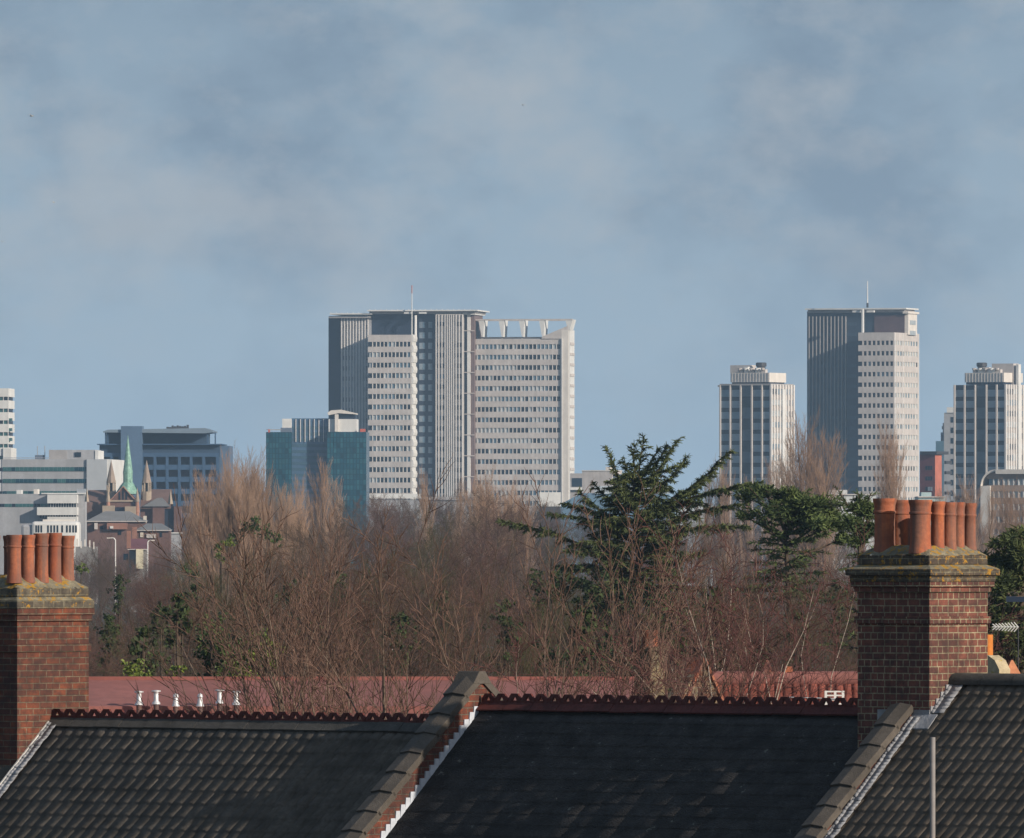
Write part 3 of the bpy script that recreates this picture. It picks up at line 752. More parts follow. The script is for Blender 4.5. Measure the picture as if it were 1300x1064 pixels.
B_.box('plant_wall', 597, 690, 3, 8, 427.4, 431, panel_g)
B_.box('crown_rail', 596, 727, -.3, .9, 404.8, 406.6, conc); b = MB(); b.box(B_.x(596, 9), B_.x(725, 9), 8.4, 9.3, B_.z(406.8), B_.z(405)); b.build('crown_rail', conc, B_.root)
for i, pb in enumerate((612.5, 638, 663.7, 689.3, 722.5)):
    zb, zt_ = B_.z(427.5 if i < 4 else 419), B_.z(405.6)
    xb = B_.x(pb); w0, w1 = .25, (1.0 if i < 4 else 1.3)
    sh = -.3 if i < 4 else 0
    b = MB(); b.hexa([(xb - w0, -.2, zb), (xb + w0, -.2, zb), (xb + w0, 6.5, zb), (xb - w0, 6.5, zb)], [(xb + sh - w1, -.2, zt_), (xb + sh + w1 * .9, -.2, zt_), (xb + sh + w1 * .9, 6.5, zt_), (xb + sh - w1, 6.5, zt_)])
    b.build('crown_strut', white_c, B_.root)
b = MB(); b.box(B_.x(721.5), B_.x(723.0), .1, wy - .1, 0, B_.z(419)); b.build('side_wall', white_c, B_.root)
b = MB()
for i in range(20):
    for k in range(1): b.box(B_.x(723.0), B_.x(723.0) + .2, .8, wy - .8, B_.z(436 + FP * i + 2), B_.z(436 + FP * i - 1.5))
b.build('side_ledge', conc, B_.root, fixn=False)
B_.box('base_canopy', 590, 600, -14, 0, 626, None, conc)

# low canopy at the foot of the linked tower
b_ = Bld('podium', 'low white-fronted podium at the foot of the linked tower', 'podium', 520, 3600, 0)
b_.box('wall', 455, 600, 0, 12, 634, None, conc_g); b_.box('fascia', 466, 534, -.6, 0, 627, 633, white_c); b_.box('fascia', 534, 602, -.6, 0, 631, 635, panel_g)

# ---- C: right-hand tower ---------------------------------------------------------------------
C = Bld('tower_block', 'tall dark finned tower with sunlit banded wing, right of the cedar', 'tower', 1135, 3693, 18)
P = 14.0; D1 = C.d(35)
C.box('main_slab', 1027, 1150, P, P + C.d(13), 393.5, None, M('navy_curtain_wall', (.028, .043, .068), .35, .3, .3, spec=.5))
C.fins('fins', [1030 + 4.63 * k for k in range(11)], P, .6, .95, 400, None, M('grey_fin', (.34, .32, .31), .6, .1, .4))
b = MB()
for i in range(22):
    zc_ = C.z(410 + FP * i)
    if zc_ < 2: break
    b.box(C.x(1027.5, P), C.x(1089, P), P - .12, P + .05, zc_ - .5, zc_ + .5)
b.build('floor_spandrels', M('blue_spandrel', (.05, .075, .105), .5, .2, .4), C.root, fixn=False)
C.box('upper_wall', 1112, 1150, P - .3, P, 399, 424, M('plum_wall', (.10, .065, .07), .7, .2, .3))
C.box('roof_slab', 1024, 1152, P - 2.2, P + C.d(13) + 1.5, 390, 391.8, white_c); C.box('roof_fascia', 1028, 1150, P - 1, P + C.d(13), 391.8, 395.5, panel_g)
xe = C.x(1150, P)
b = MB(); b.box(xe, xe + 1.2, P + .2, P + C.d(13) - .2, C.z(424), C.z(397)); b.box(xe - .2, xe + 1.6, P - 1.2, P + C.d(13) + 1, C.z(397.2), C.z(394.5)); b.build('end_wall', conc_l, C.root)
b = MB()
for i in range(2): b.box(xe + 1.2, xe + 1.32, P + 2, P + C.d(13) - 2, C.z(411 + FP * i), C.z(405.5 + FP * i))
b.build('end_window', g_blind, C.root, fixn=False)
cuts = [435.2 + FP * i for i in range(21)]
C.slabs('front_block', 1090, 1135, 0, D1, cuts, 5.6, 422, conc)
xr = C.x(1135)
for c in cuts:
    if C.z(c + 3) > 0:
        C.ribbon('window_band', 1090.2, 1134.6, 0, c, 5.6, 8, w=(.93, .07, 0), mull=.36, inset=.3, mm=conc)
        C.ribbon('window_band', xr, None, 0, c, 5.6, 9, w=(.05, .25, .7), mull=.3, side=(.6, D1 - .6), inset=.28, mm=conc_l)
b = MB()
for k in (0, .33, 1): b.box(xr - .02, xr + .22, .1 + k * (D1 - .9), .7 + k * (D1 - .9), 0, C.z(422.3))
b.build('side_ribs', fin_w, C.root, fixn=False)
b = MB(); b.tube((C.x(1096), 5, C.z(390)), (C.x(1096), 5, C.z(384)), .35, seg=8, mi=1); b.tube((C.x(1096), 5, C.z(384)), (C.x(1096), 5, C.z(356)), .2, .12, seg=6); b.build('mast', [white_p, dark_m], C.root)
b = MB(); b.box(C.x(1095.2, 5), C.x(1097.4, 5), 4.7, 5.5, C.z(423), C.z(391)); b.build('flue', white_p, C.root)
b = MB()
for a, c_2 in ((1084, 1093), (1102, 1111)): b.box(C.x(a, 6), C.x(c_2, 6), 5.4, 6.6, C.z(396), C.z(393.5))
b.build('roof_beam', white_c, C.root)

# ---- D, E: the pair of shorter glazed towers ----------------------------------------------
lt_panel = M('light_blue_panel', (.22, .28, .33), .4, .15, .4, spec=.5)
pier = M('pale_pier', (.48, .44, .41), .8, .12, .4)
def pair_tower(dx, label, nside, tall):
    T = Bld('glazed_tower', label, 'tower', 978 + dx, 3300, 25, 'pair of glazed towers with white plant rooms')
    q = lambda p: p + dx
    Ds = T.d(nside)
    T.box('core', 914.5 + dx, 978 + dx, .3, Ds - .3, 488.5, None, navy)
    colm = ((916, 926.5), (929.5, 939.5), (942.5, 953.5), (956.5, 966.5), (969, 977))
    for ci, (a, b_) in enumerate(colm):
        bm_ = MB(); yc = 489.5
        k = 0
        while T.z(yc + 7) > 1 and k < 18:
            d1 = T.z(yc); d2 = T.z(yc + 5.3); d3 = T.z(yc + 14)
            if ci == 2: bm_.box(T.x(q(a)), T.x(q(b_)), .12, .35, d3 + .1, d1, 0 if k % 2 else 3)
            else:
                bm_.box(T.x(q(a)), T.x(q(b_)), .14, .35, d2, d1, 0); bm_.box(T.x(q(a)), T.x(q(b_)), .04, .35, d3, d2, 1 if T.r.random() < .8 else 2)
            yc += 14; k += 1
        bm_.build('window_column', [g_dark, lt_panel, g_blue, M('stair_glass', (.07, .10, .13), .3, .3, .4)], T.root, fixn=False)
    T.fins('piers', [q(p) for p in (915.2, 927.8, 941, 955, 967.8)], 0, .5, 1.7, 488.3, None, pier)
    T.box('parapet', 914, 978.3, -.3, Ds, 487, 489.2, panel_g)
    xr_ = T.x(q(978)); b = MB(); b.box(xr_ - .3, xr_ + .02, 0, Ds, 0, T.z(488)); b.build('side_wall', conc, T.root)
    b = MB(); n_ = int(nside / 3.4)
    for k in range(n_ + 1):
        yy = Ds * k / n_; b.box(xr_ + .02, xr_ + .5, yy - .35, yy + .35, 0, T.z(488))
    b.build('side_ribs', fin_w, T.root, fixn=False)
    yw = Ds * .5; b = MB(); b.box(xr_ + .02, xr_ + .75, yw - .9, yw + .9, 0, T.z(494 if not tall else 462)); b.build('side_pier', white_c, T.root)
    for k in range(15):
        yc = 497 + 14 * k
        if T.z(yc + 4) < 1: break
        T.ribbon('window_band', xr_ + .3, None, 0, yc, 7, n_, w=(.3, .3, .4), mull=.4, side=(.3, Ds - .3), inset=.02, mm=panel_g)
    # plant room
    b = MB(); X0, X1 = T.x(q(928), 2), T.x(q(977), 2)
    b.box(X0 + .3, X1 - .3, 2.3, Ds - 2.6, T.z(488), T.z(484)); b.build('plant_base', navy, T.root)
    b = MB(); b.box(X0, X1, 2, Ds - 2, T.z(485), T.z(473)); b.build('plant_room', conc_l, T.root)
    b = MB()
    for k in range(13): xx = X0 + (X1 - X0) * (k + .5) / 13; b.box(xx - .08, xx + .08, 1.88, 2.02, T.z(484.6), T.z(473.4))
    b.build('plant_ribs', panel_g, T.root, fixn=False)
    b = MB(); sgn = 0 if not tall else 1
    if not tall: b.box(T.x(q(928), 6), T.x(q(955), 6), 6, 9, T.z(473), T.z(463))
    else: b.box(T.x(q(963), 8), T.x(q(990), 8), 8, 12, T.z(488), T.z(461))
    b.build('lift_house', conc, T.root)
    b = MB(); cx_ = T.x(q(967 if not tall else 950), 5)
    b.lathe(cx_, 5, [(.001, T.z(473)), (1.3, T.z(473)), (1.2, T.z(465)), (1.5, T.z(464.8)), (1.5, T.z(460.5)), (1.2, T.z(459.8)), (.001, T.z(459.8))], 12); b.build('water_tank', dark_m, T.root)
    for k in range(5):
        xx = T.x(q(941 + 7.2 * k), 3); b = MB(); zb = T.z(473); rr = T.r.uniform(.5, .9)
        b.box(xx - rr, xx + rr, 2.6, 4.2, zb, zb + T.r.uniform(.8, 1.7)); b.lathe(xx, 2.4, [(.001, zb + .6), (.5, zb + .75), (.65, zb + 1.3), (.5, zb + 1.35), (.001, zb + .9)], 8)
        b.build('roof_plant', white_c if k % 2 else conc, T.root)
    return T
pair_tower(0, 'shorter glazed tower with white plant room, left of the dark finned tower', 30, False)
pair_tower(298, 'glazed tower at the right edge with tall pale lift shaft rising behind its plant room', 34, True)

# ---- remaining blocks
b_ = Bld('slim_tower', 'slim grey tower with a bright white cap between the brick block and the right-edge tower', 'tower', 1211, 3500, 12)
b_.box('wall', 1198.5, 1211.5, 0, 10, 524, None, conc_g); b_.box('cap', 1202, 1212, -.3, 8, 517, 524, white_c)
for i in range(12): b_.ribbon('window', 1207, 1211, -.02, 533 + 13.3 * i, 7, 1, w=(1, 0, 0), mull=0, inset=-.05)
b_ = Bld('blue_block', 'small blue glass block with roof aerials behind the brick block', 'office block', 1196, 3600, 10)
b_.box('wall', 1188, 1199, 0, 8, 560, None, M('blue_glass_wall', (.08, .15, .2), .3, .2, .4)); b_.box('stair', 1194.5, 1199, 1, 6, 549, None, navy)
b = MB(); b.tube((b_.x(1196), 3, b_.z(549)), (b_.x(1196), 3, b_.z(537)), .25, seg=5); b.box(b_.x(1194.5), b_.x(1198), 2, 4, b_.z(545), b_.z(541)); b.build('aerial', dark_m, b_.root)
b_ = Bld('brick_block', 'dark red brick block with sunlit orange-red end, right of the finned tower', 'building', 1187, 3000, 30)
dr = M('dark_red_brick_wall', (.19, .05, .05), .9, .25, .3); orr = M('sunlit_red_brick_wall', (.42, .13, .08), .9, .2, .3)  # end wall: the same red brick with sunlight painted into its colour
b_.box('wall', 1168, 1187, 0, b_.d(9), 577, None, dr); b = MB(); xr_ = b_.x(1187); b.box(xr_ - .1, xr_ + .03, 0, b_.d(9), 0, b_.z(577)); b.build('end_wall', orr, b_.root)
b_.box('roof', 1168, 1189, -.5, 6, 573, 577, dark_m)
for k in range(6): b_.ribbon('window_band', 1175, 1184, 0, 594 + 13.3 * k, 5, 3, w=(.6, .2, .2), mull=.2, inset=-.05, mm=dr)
b = MB()
for k in range(6): b.box(xr_ + .03, xr_ + .6, 5, 8, b_.z(589 + 13 * k), b_.z(585 + 13 * k))
b.build('balconies', dark_m, b_.root, fixn=False)
b_ = Bld('curved_office', 'low pale office with rounded white end and louvred storeys at the right edge', 'office block', 1262, 2600, 20)
X0, X1 = b_.x(1245), b_.x(1330)
b = MB()
for k in range(14):
    a0, a1 = math.pi / 2 * k / 14, math.pi / 2 * (k + 1) / 14; rad = 3.6
    P0 = (X0 - rad * math.sin(math.pi / 2 - a0) * 0 + rad - rad * math.cos(a0), b_.z(596) - rad + rad * math.sin(a0)); P1 = (X0 + rad - rad * math.cos(a1), b_.z(596) - rad + rad * math.sin(a1))
    b.hexa([(P0[0], 0, P0[1] - .5), (P1[0], 0, P1[1] - .5), (P1[0], 14, P1[1] - .5), (P0[0], 14, P0[1] - .5)], [(P0[0], 0, P0[1]), (P1[0], 0, P1[1]), (P1[0], 14, P1[1]), (P0[0], 14, P0[1])])
b.box(X0, X0 + 2.2, 0, 14, 0, b_.z(596) - 3.6); b.box(X0 + 3.6, X1, -.4, 14, b_.z(596) - 1.0, b_.z(596)); b.build('curved_shell', conc_l, b_.root)
cuts = [612 + 16 * i for i in range(7)]
b_.slabs('wall', 1253, 1330, .6, 14, cuts, 8, 600, M('brown_spandrel', (.3, .22, .17), .8, .15, .4))
for c in cuts:
    if b_.z(c + 4) > 0: b_.ribbon('window_band', 1255, 1330, .6, c, 8, 12, w=(.2, .5, .3), mull=.2, inset=.3, mm=white_c)
for p0, p1, t, Y, m_x, nm, lb in ((1166, 1200, 631, 2300, M('pale_teal_sheet', (.36, .46, .46), .6, .12, .2), 'flat_roofed_shed', 'pale teal flat-roofed shed stepping up behind the tall seven-pot stack'),
                                  (1040, 1112, 628, 2500, M('pale_sheet', (.52, .53, .52), .6, .1, .2), 'long_shed', 'long pale roofed shed beneath the dark finned tower'),
                                  (860, 905, 640, 2600, M('pale_grey_sheet', (.4, .44, .46), .6, .1, .2), 'long_shed', 'pale grey shed right of the cedar crown')):
    q_ = Bld(nm, lb, 'shed', (p0 + p1) / 2, Y, 0); q_.box('wall', p0, p1, 0, 20, t, None, m_x); q_.box('roof_step', p0 + (p1 - p0) * .12, p0 + (p1 - p0) * .5, 2, 14, t - 6, t, m_x); q_.box('eaves', p0 - .5, p1 + .5, -.4, 20.4, t - .8, t + .6, conc)
b_ = Bld('low_office', 'plain beige windowless block just left of the cedar top', 'building', 775, 3400, 14)
b_.box('wall', 739, 777, 0, 12, 597.5, None, conc); b_.box('side_wing', 777, 795, 1, 12, 602, None, M('slate_blue_wall', (.12, .15, .2), .7, .1, .3)); b_.box('roof_vent', 769, 775, 3, 6, 592.5, 597.5, conc_l); b_.box('coping', 738.6, 777.4, -.15, 12.1, 597, 598.2, conc_l)
b_ = Bld('low_office', 'low grey wing between the broad office slab and the beige block', 'building', 733, 3500, 0)
b_.box('wall', 724, 741, 0, 10, 601, None, panel_g); b_.box('window_band', 726, 740, -.1, 0, 607, 618, g_dark); b_.box('canopy', 724, 745, -1.2, 0, 619, 622, white_c)
b_ = Bld('glass_shed', 'low blue glass shed with white end box, left of the cedar', 'shed', 760, 2900, 0)
b_.box('white_box', 684, 712, -1, 10, 625, 643, white_c); b_.box('base', 684.5, 711.5, -.8, 9.8, 643, None, dark_m)
b = MB(); b.extr([(b_.x(712), 0), (b_.x(712), b_.z(640)), (b_.x(738), b_.z(626)), (b_.x(742), b_.z(626)), (b_.x(850), b_.z(628)), (b_.x(850), 0)], 1, 0, 14); b.build('wall', M('blue_sheet', (.12, .2, .28), .4, .2, .3), b_.root)
b_.box('clerestory', 755, 850, -.5, 6, 617, 627, M('pale_blue_sheet', (.42, .48, .52), .5, .1, .2)); b_.box('stair_tower', 780, 815, .5, 5, 611, 618, g_blue)

# ---- teal glass offices
b_ = Bld('glass_office', 'teal glass office with finned blue middle section and white plant room', 'office block', 465, 3200, 1.5)
for (p0, p1, y0, t, m1) in ((337.5, 370, 1, 548.5, g_teal), (415, 465, 0, 548.3, g_teal)):
    b_.box('glass_wall', p0, p1, y0, y0 + 22, t, None, g_teal2)
    nrow = 0; b = MB(); W_ = 3.9; ncol = int((p1 - p0) / W_ / 1.0)
    for i in range(26):
        z1, z0 = b_.z(t + .8 + 6.7 * i), b_.z(t + 6.6 + 6.7 * i)
        if z0 <= 0: break
        for k in range(ncol):
            a0 = b_.x(p0 + (p1 - p0) * k / ncol, y0); a1 = b_.x(p0 + (p1 - p0) * (k + 1) / ncol, y0)
            b.box(a0 + .1, a1 - .1, y0 - .15, y0, z0, z1, b_.r.choices((0, 1, 2), (.62, .3, .08))[0])
    b.build('glazing', [m1, M('teal_glass_mid', (.018, .105, .135), .25, .3, .3, spec=.4), g_teal2], b_.root, fixn=False)
b_.box('blue_wall', 369, 418, 4, 22, 531, None, M('blue_curtain_wall', (.06, .12, .20), .3, .3, .2, spec=.5))
b_.fins('fins', [369.5 + 5.85 * k for k in range(8)], 4, .35, .8, 532, 561, fin_w)
b = MB()
for i in range(16):
    zc_ = b_.z(545 + 7.5 * i)
    if zc_ > 1: b.box(b_.x(369, 4), b_.x(416, 4), 3.9, 4.05, zc_, zc_ + .8)
b.build('floor_lines', M('blue_line', (.05, .1, .14), .4, .1, .3), b_.root, fixn=False)
b_.box('plant_room', 358, 369.5, 2, 9, 531.5, 543, white_c); b_.box('plant_base', 356, 370, 1.5, 10, 543, 549, M('slate_blue_wall', (.12, .15, .2)))
b_.box('plant_room', 417, 452.5, 2, 16, 532, 548.5, white_c)
b = MB(); b.extr([(b_.x(415.5, 2), b_.z(524)), (b_.x(420, 2), b_.z(521)), (b_.x(433, 2), b_.z(520)), (b_.x(452, 2), b_.z(524.5)), (b_.x(452, 2), b_.z(526)), (b_.x(430, 2), b_.z(524.5)), (b_.x(417, 2), b_.z(527))], 1, 1.6, 14); b.build('canopy_roof', conc_l, b_.root)
b_.box('plant_recess', 419, 451, 3, 14, 525, 532, navy); b_.box('duct', 425, 429.5, 1.0, 2, 526, 548, conc_l)
b_.box('red_hoist', 457, 463.5, .5, 3, 544.5, 548.3, M('red_paint', (.5, .12, .08), .6, .1, 2)); b_.box('parapet', 338, 357, 1, 1.4, 545, 546, panel_g); b_.box('red_hoist', 340.3, 342.3, .6, 3, 545, 549, M('red_paint', (.5, .12, .08)))

# ---- blue-grey office with gull-wing roof
b_ = Bld('blue_grey_office', 'shaded blue-grey office with overhanging flat roof behind the green spire', 'office block', 275, 2900, 1.5)
frame = M('cloud_shaded_frame', (.04, .085, .155), .7, .12, .3); rec = M('reddish_glazing', (.055, .03, .045), .3, .3, .3, spec=.4)  # frame colour darkened to stand in for cloud shade on the front
b_.box('wall', 127, 278, 2, 24, 580, None, navy)
b = MB(); z_top = b_.z(580)
cols = [127, 141.5, 152, 180, 196.5, 212, 227.5, 242.5, 258.5, 276]
for p in cols: b.box(b_.x(p - 1.7), b_.x(p + 1.7), 0, 2, 0, z_top)
for k in range(13):
    z0 = b_.z(596.5 + 15.3 * k); 
    if z0 > 0: b.box(b_.x(125.5), b_.x(277.5), .1, 2, z0, b_.z(590 + 15.3 * k))
b.box(b_.x(125.5), b_.x(277.5), .05, 2, b_.z(580), b_.z(575)); b.build('frame', frame, b_.root, fixn=False)
for k in range(10):
    for a, c_2 in zip(cols, cols[1:]):
        b = MB()
        if c_2 - a > 20: continue
        z0, z1 = b_.z(604.5 + 15.3 * k), b_.z(597.2 + 15.3 * k)
        if z0 <= 0: break
        b.box(b_.x(a + 2.6), b_.x(c_2 - 2.6), 1.7, 1.95, z0, z1); b.build('window', rec, b_.root, fixn=False)
b_.box('stair_tower', 153.5, 180.5, -1.5, 6, 541, None, blue_clad)
b_.box('upper_wall', 134, 262, 5, 20, 546, 566, M('slate_upper', (.035, .065, .11), .5, .15, .3)); b_.box('upper_deck', 126, 279, 1, 24, 564, 580, M('slate_upper', (.035, .065, .11)))
b_.box('deck_edge', 123, 282, -.8, 25, 563.5, 564.8, frame)
b = MB(); b.extr([(b_.x(131), b_.z(549)), (b_.x(131), b_.z(547.5)), (b_.x(138), b_.z(545.5)), (b_.x(260), b_.z(543.5)), (b_.x(270), b_.z(547)), (b_.x(270), b_.z(549)), (b_.x(260), b_.z(550.2))], 1, -1, 22); b.build('roof', M('roof_metal', (.17, .22, .27), .5, .1, .3), b_.root)
for p in (133, 136, 263, 272.5): b_.box('column', p, p + 1.4, 0, 1, 549, 564, frame)
b = MB()
for k in range(9): b.box(b_.x(209 + 3.2 * k), b_.x(211.4 + 3.2 * k), 8, 10, b_.z(544), b_.z(542 - b_.r.random() * 3))
b.box(b_.x(209), b_.x(237), 7.6, 10.4, b_.z(544), b_.z(542)); b.build('roof_plant', dark_m, b_.root)
b_.box('glass_wing', 277, 291, 3, 20, 566, None, blue_clad)

# ---- white and grey blocks at the left edge
b_ = Bld('white_tower', 'white tower with green window bands cut off by the left edge', 'tower', 12, 3000, 4)
cuts = [506 + 15 * i for i in range(16)]
b_.slabs('wall', -45, 10.7, 0, 14, cuts, 4.6, 493, white_c)
for c in cuts:
    if b_.z(c + 3) > 0: b_.ribbon('window_band', -44, 10.2, 0, c, 4.6, 9, w=(.3, .1, 0), mats=[g_green, g_dark, g_dark], mull=.12, inset=.3, mm=white_c)
b_.box('lower_wall', 4, 14, -.4, 12, 569, None, white_c)
for k in range(3): b_.box('balcony', 11, 14.5, 1, 3, 531 + 12.5 * k, 535 + 12.5 * k, g_green)
b_ = Bld('grey_office', 'long pale grey office with two green window bands and roof plant', 'office block', 110, 2800, 5)
b_.box('wall', 2, 110, .5, 25, 583, None, conc_g)
for c in (595.5, 610.5, 626): b_.ribbon('window_band', 3, 110, .3, c, 5, 20, w=(.7, .3, 0), mats=[g_green, g_teal2, g_dark], mull=.05, inset=0, mm=conc_g)
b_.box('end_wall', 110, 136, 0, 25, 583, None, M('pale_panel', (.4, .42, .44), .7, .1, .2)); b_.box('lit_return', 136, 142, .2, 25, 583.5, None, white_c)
b_.box('penthouse', 61, 84, 4, 16, 571, 583, panel_g); b_.box('penthouse', 84, 120, 4.2, 16, 571, 583, conc_g); b_.box('penthouse', 120, 124, 4.0, 15, 572, 583, white_c); b_.box('penthouse_window', 94, 102, 4, 4.3, 574, 580, g_dark)
b_.box('tank', 43, 53, 5, 9, 577.5, 583, M('slate_blue_wall', (.12, .15, .2)))
for p in (43.2, 52.6): 
    b = MB(); b.tube((b_.x(p), 6, b_.z(583)), (b_.x(p), 6, b_.z(566)), .12, seg=5); b.build('mast', alu, b_.root)
b = MB(); b.tube((b_.x(2), 2, b_.z(581.3)), (b_.x(62), 2, b_.z(581.3)), .08, seg=4); b.build('railing', alu, b_.root)
b_ = Bld('white_office', 'low office with bright white projecting bay and dark ribbon windows, far left', 'office block', 60, 2500, 5)
b_.box('wall', -5, 108, 2, 18, 627, None, conc_g)
for p0, p1, t, bt, y0 in ((60, 98, 628, 639, 0), (47, 98, 644, 654, -.5), (60, 98, 656, 664, 0)): b_.box('white_bay', p0, p1, y0, 8, t, bt, white_c)
b_.ribbon('window_band', 61, 97, .6, 641.5, 5, 11, w=(.8, .1, .1), mull=.2, inset=0, mm=white_c); b_.ribbon('window_band', 50, 97, .6, 655.5, 4, 14, w=(.8, .1, .1), mull=.2, inset=0, mm=white_c)
b_.ribbon('window_band', -4, 60, 1.9, 641.5, 4, 14, w=(.7, .3, 0), mats=[g_green, g_dark, g_dark], mull=.06, inset=0, mm=conc_g); b_.box('coping', 52, 108, 1.6, 18.3, 625.8, 627.3, white_c)
b_.box('roof_plant', 20, 26, 3, 6, 622, 627, white_c); b_.box('roof_plant', 42, 47, 3, 6, 621, 627, conc_l); b_.box('roof_plant', 97, 107, 3, 6, 620.5, 626, alu)
b_ = Bld('white_pavilion', 'small white building with a row of tall dark windows above the left chimney pots', 'building', 70, 2000, 0)
b_.box('wall', 40, 100, 0, 10, 662, None, white_c, bev=.5); b_.box('lower_wing', 27, 42, .5, 8, 666, None, conc_g, bev=.4)
for k, p in enumerate((45, 48, 51.5, 60, 64, 68, 72, 78, 84, 88, 92, 95.5)): b_.box('window', p, p + 2.1, -.05, .05, 667, 676, g_dark)
b_.box('parapet', 54, 94, 1, 5, 659.5, 662, conc_l)

# ---- church
ch_ = Bld('church', 'brick church with slender green copper spire and two stone pinnacled turrets', 'church', 158, 2400, 0)
cz = ch_.z; s_ = ch_.s
chb = M('church_brick', (.15, .085, .07), .9, .25, .3); chs = M('church_stone', (.36, .29, .22), .9, .2, .5); chr_ = M('church_tile', (.17, .105, .085), .9, .2, .4)
cop = M('green_copper', (.30, .52, .40), .6, .25, 1.6, c2=(.16, .32, .26), streak=.3)
def spire(px, y, w0, t, bt, mat, name='spire', n_=8, par=None, base=None):
    b = MB(); x_ = ch_.x(px); r0 = w0 / s_ / 2
    b.lathe(x_, y, [(r0, cz(bt)), (r0 * .52, cz(bt + (t - bt) * .5)), (.02, cz(t))], n_)
    if base: b.lathe(x_, y, [(r0 * .86, cz(base)), (r0 * .86, cz(bt)), (r0 * 1.1, cz(bt)), (r0, cz(bt) + .3)], n_)
    return b.build(name, mat, par or ch_.root)
b = MB(); x_ = ch_.x(161.5); b.lathe(x_, 4, [(2.6, cz(627)), (1.6, cz(617)), (.95, cz(612)), (.95, cz(601)), (1.02, cz(601)), (.55, cz(578)), (.03, cz(552.5))], 8)
sp = b.build('spire', cop, ch_.root); sp.rotation_euler = (0, 0, 0)
b = MB(); b.hexa([(x_ + .7, 3, cz(628)), (x_ + 1.6, 3, cz(628)), (x_ + 1.6, 5, cz(628)), (x_ + .7, 5, cz(628))], [(x_ + .2, 3.2, cz(610)), (x_ + .6, 3.2, cz(610)), (x_ + .6, 4.8, cz(610)), (x_ + .2, 4.8, cz(610))]); b.build('spire_broach', cop, ch_.root)
for px in (140.5, 185.5): 
    t_ = spire(px, 3, 12.5, 584, 613, M('turret_stone', (.30, .235, .19), .9, .2, .5), 'turret_spire', 8, base=None)
    b = MB(); X = ch_.x(px); 
    for k in range(6): a = math.pi / 3 * k; b.tube((X + .8 * math.cos(a), 3 + .8 * math.sin(a), cz(626)), (X + .8 * math.cos(a), 3 + .8 * math.sin(a), cz(612.5)), .17, seg=5)
    b.lathe(X, 3, [(.45, cz(626)), (.45, cz(612))], 8, 1); b.lathe(X, 3, [(1.0, 0), (1.0, cz(624)), (.001, cz(624))], 8); b.build('turret', [chs, dark_m], ch_.root)
for px, t in ((137.5, 617), (174.5, 619)):
    spire(px, -1, 6, t, 637, chs, 'pinnacle', 8); b = MB(); b.lathe(ch_.x(px), -1, [(.42, 0), (.42, cz(652)), (.5, cz(650)), (.36, cz(637))], 8); b.build('buttress', M('pink_brick', (.38, .2, .14), .9, .2, .5), ch_.root)
b = MB(); b.extr([(ch_.x(139), 0), (ch_.x(173), 0), (ch_.x(173), cz(636)), (ch_.x(156.5), cz(618)), (ch_.x(139), cz(636))], 1, -.5, 1); b.build('west_gable', chb, ch_.root)
b = MB()
for a, c_2 in (((138, 637), (156.5, 617)), ((156.5, 617), (174, 637))):
    b.hexa([(ch_.x(a[0]), -.9, cz(a[1] + 1.4)), (ch_.x(c_2[0]), -.9, cz(c_2[1] + 1.4)), (ch_.x(c_2[0]), 12, cz(c_2[1] + 1.4)), (ch_.x(a[0]), 12, cz(a[1] + 1.4))], [(ch_.x(a[0]), -.9, cz(a[1])), (ch_.x(c_2[0]), -.9, cz(c_2[1])), (ch_.x(c_2[0]), 12, cz(c_2[1])), (ch_.x(a[0]), 12, cz(a[1]))])
b.build('nave_roof', M('salmon_coping', (.34, .19, .14), .9, .2, .5), ch_.root)
for k in range(3): b = MB(); b.box(ch_.x(151 + 4.3 * k), ch_.x(153 + 4.3 * k), -.6, -.45, cz(634.5), cz(625 - (2.5 if k == 1 else 0))); b.build('lancet_window', g_dark, ch_.root)
ch_.box('string_course', 138, 174, -.8, .2, 635, 637, chs); ch_.box('porch', 130.5, 146, -2.5, 1, 642, None, chs); ch_.box('porch', 159, 173, -2.5, 1, 643, None, chs); ch_.box('west_door', 146, 159, -1.2, 0, 644, 662, navy)
b = MB(); b.extr([(1, 0), (15, 0), (15, cz(638)), (8, cz(622)), (1, cz(638))], 0, ch_.x(110), ch_.x(140)); b.build('north_aisle', chr_, ch_.root)
b = MB(); b.extr([(-1, cz(644)), (7.5, cz(621)), (7.5, cz(622.5)), (-1, cz(646))], 0, ch_.x(178), ch_.x(217)); b.extr([(16, cz(644)), (7.5, cz(621)), (7.5, cz(622.5)), (16, cz(646))], 0, ch_.x(178), ch_.x(217)); b.build('chancel_roof', chr_, ch_.root)
ch_.box('chancel_wall', 178, 217, 0, 15, 644, None, chb)
b = MB(); b.hexa([(ch_.x(181), -1.6, cz(643)), (ch_.x(216), -1.6, cz(643)), (ch_.x(216), 3, cz(643)), (ch_.x(181), 3, cz(643))], [(ch_.x(200), -.2, cz(632)), (ch_.x(206), -.2, cz(632)), (ch_.x(206), 2, cz(632)), (ch_.x(200), 2, cz(632))]); b.build('vestry_roof', M('slate_hip', (.15, .15, .15), .9, .15, .4), ch_.root)
ch_.box('vestry_wall', 194, 209, -1.2, 3, 643, None, chb); ch_.box('vestry_wall', 221, 230, -1.5, 5, 643, None, chb); ch_.box('vestry_recess', 209, 221, -.6, 4, 643, None, navy)
spire(216.5, -1, 7, 622, 640, chs, 'pinnacle', 4); spire(110.5, -1, 6, 620, 637, chs, 'pinnacle', 4)

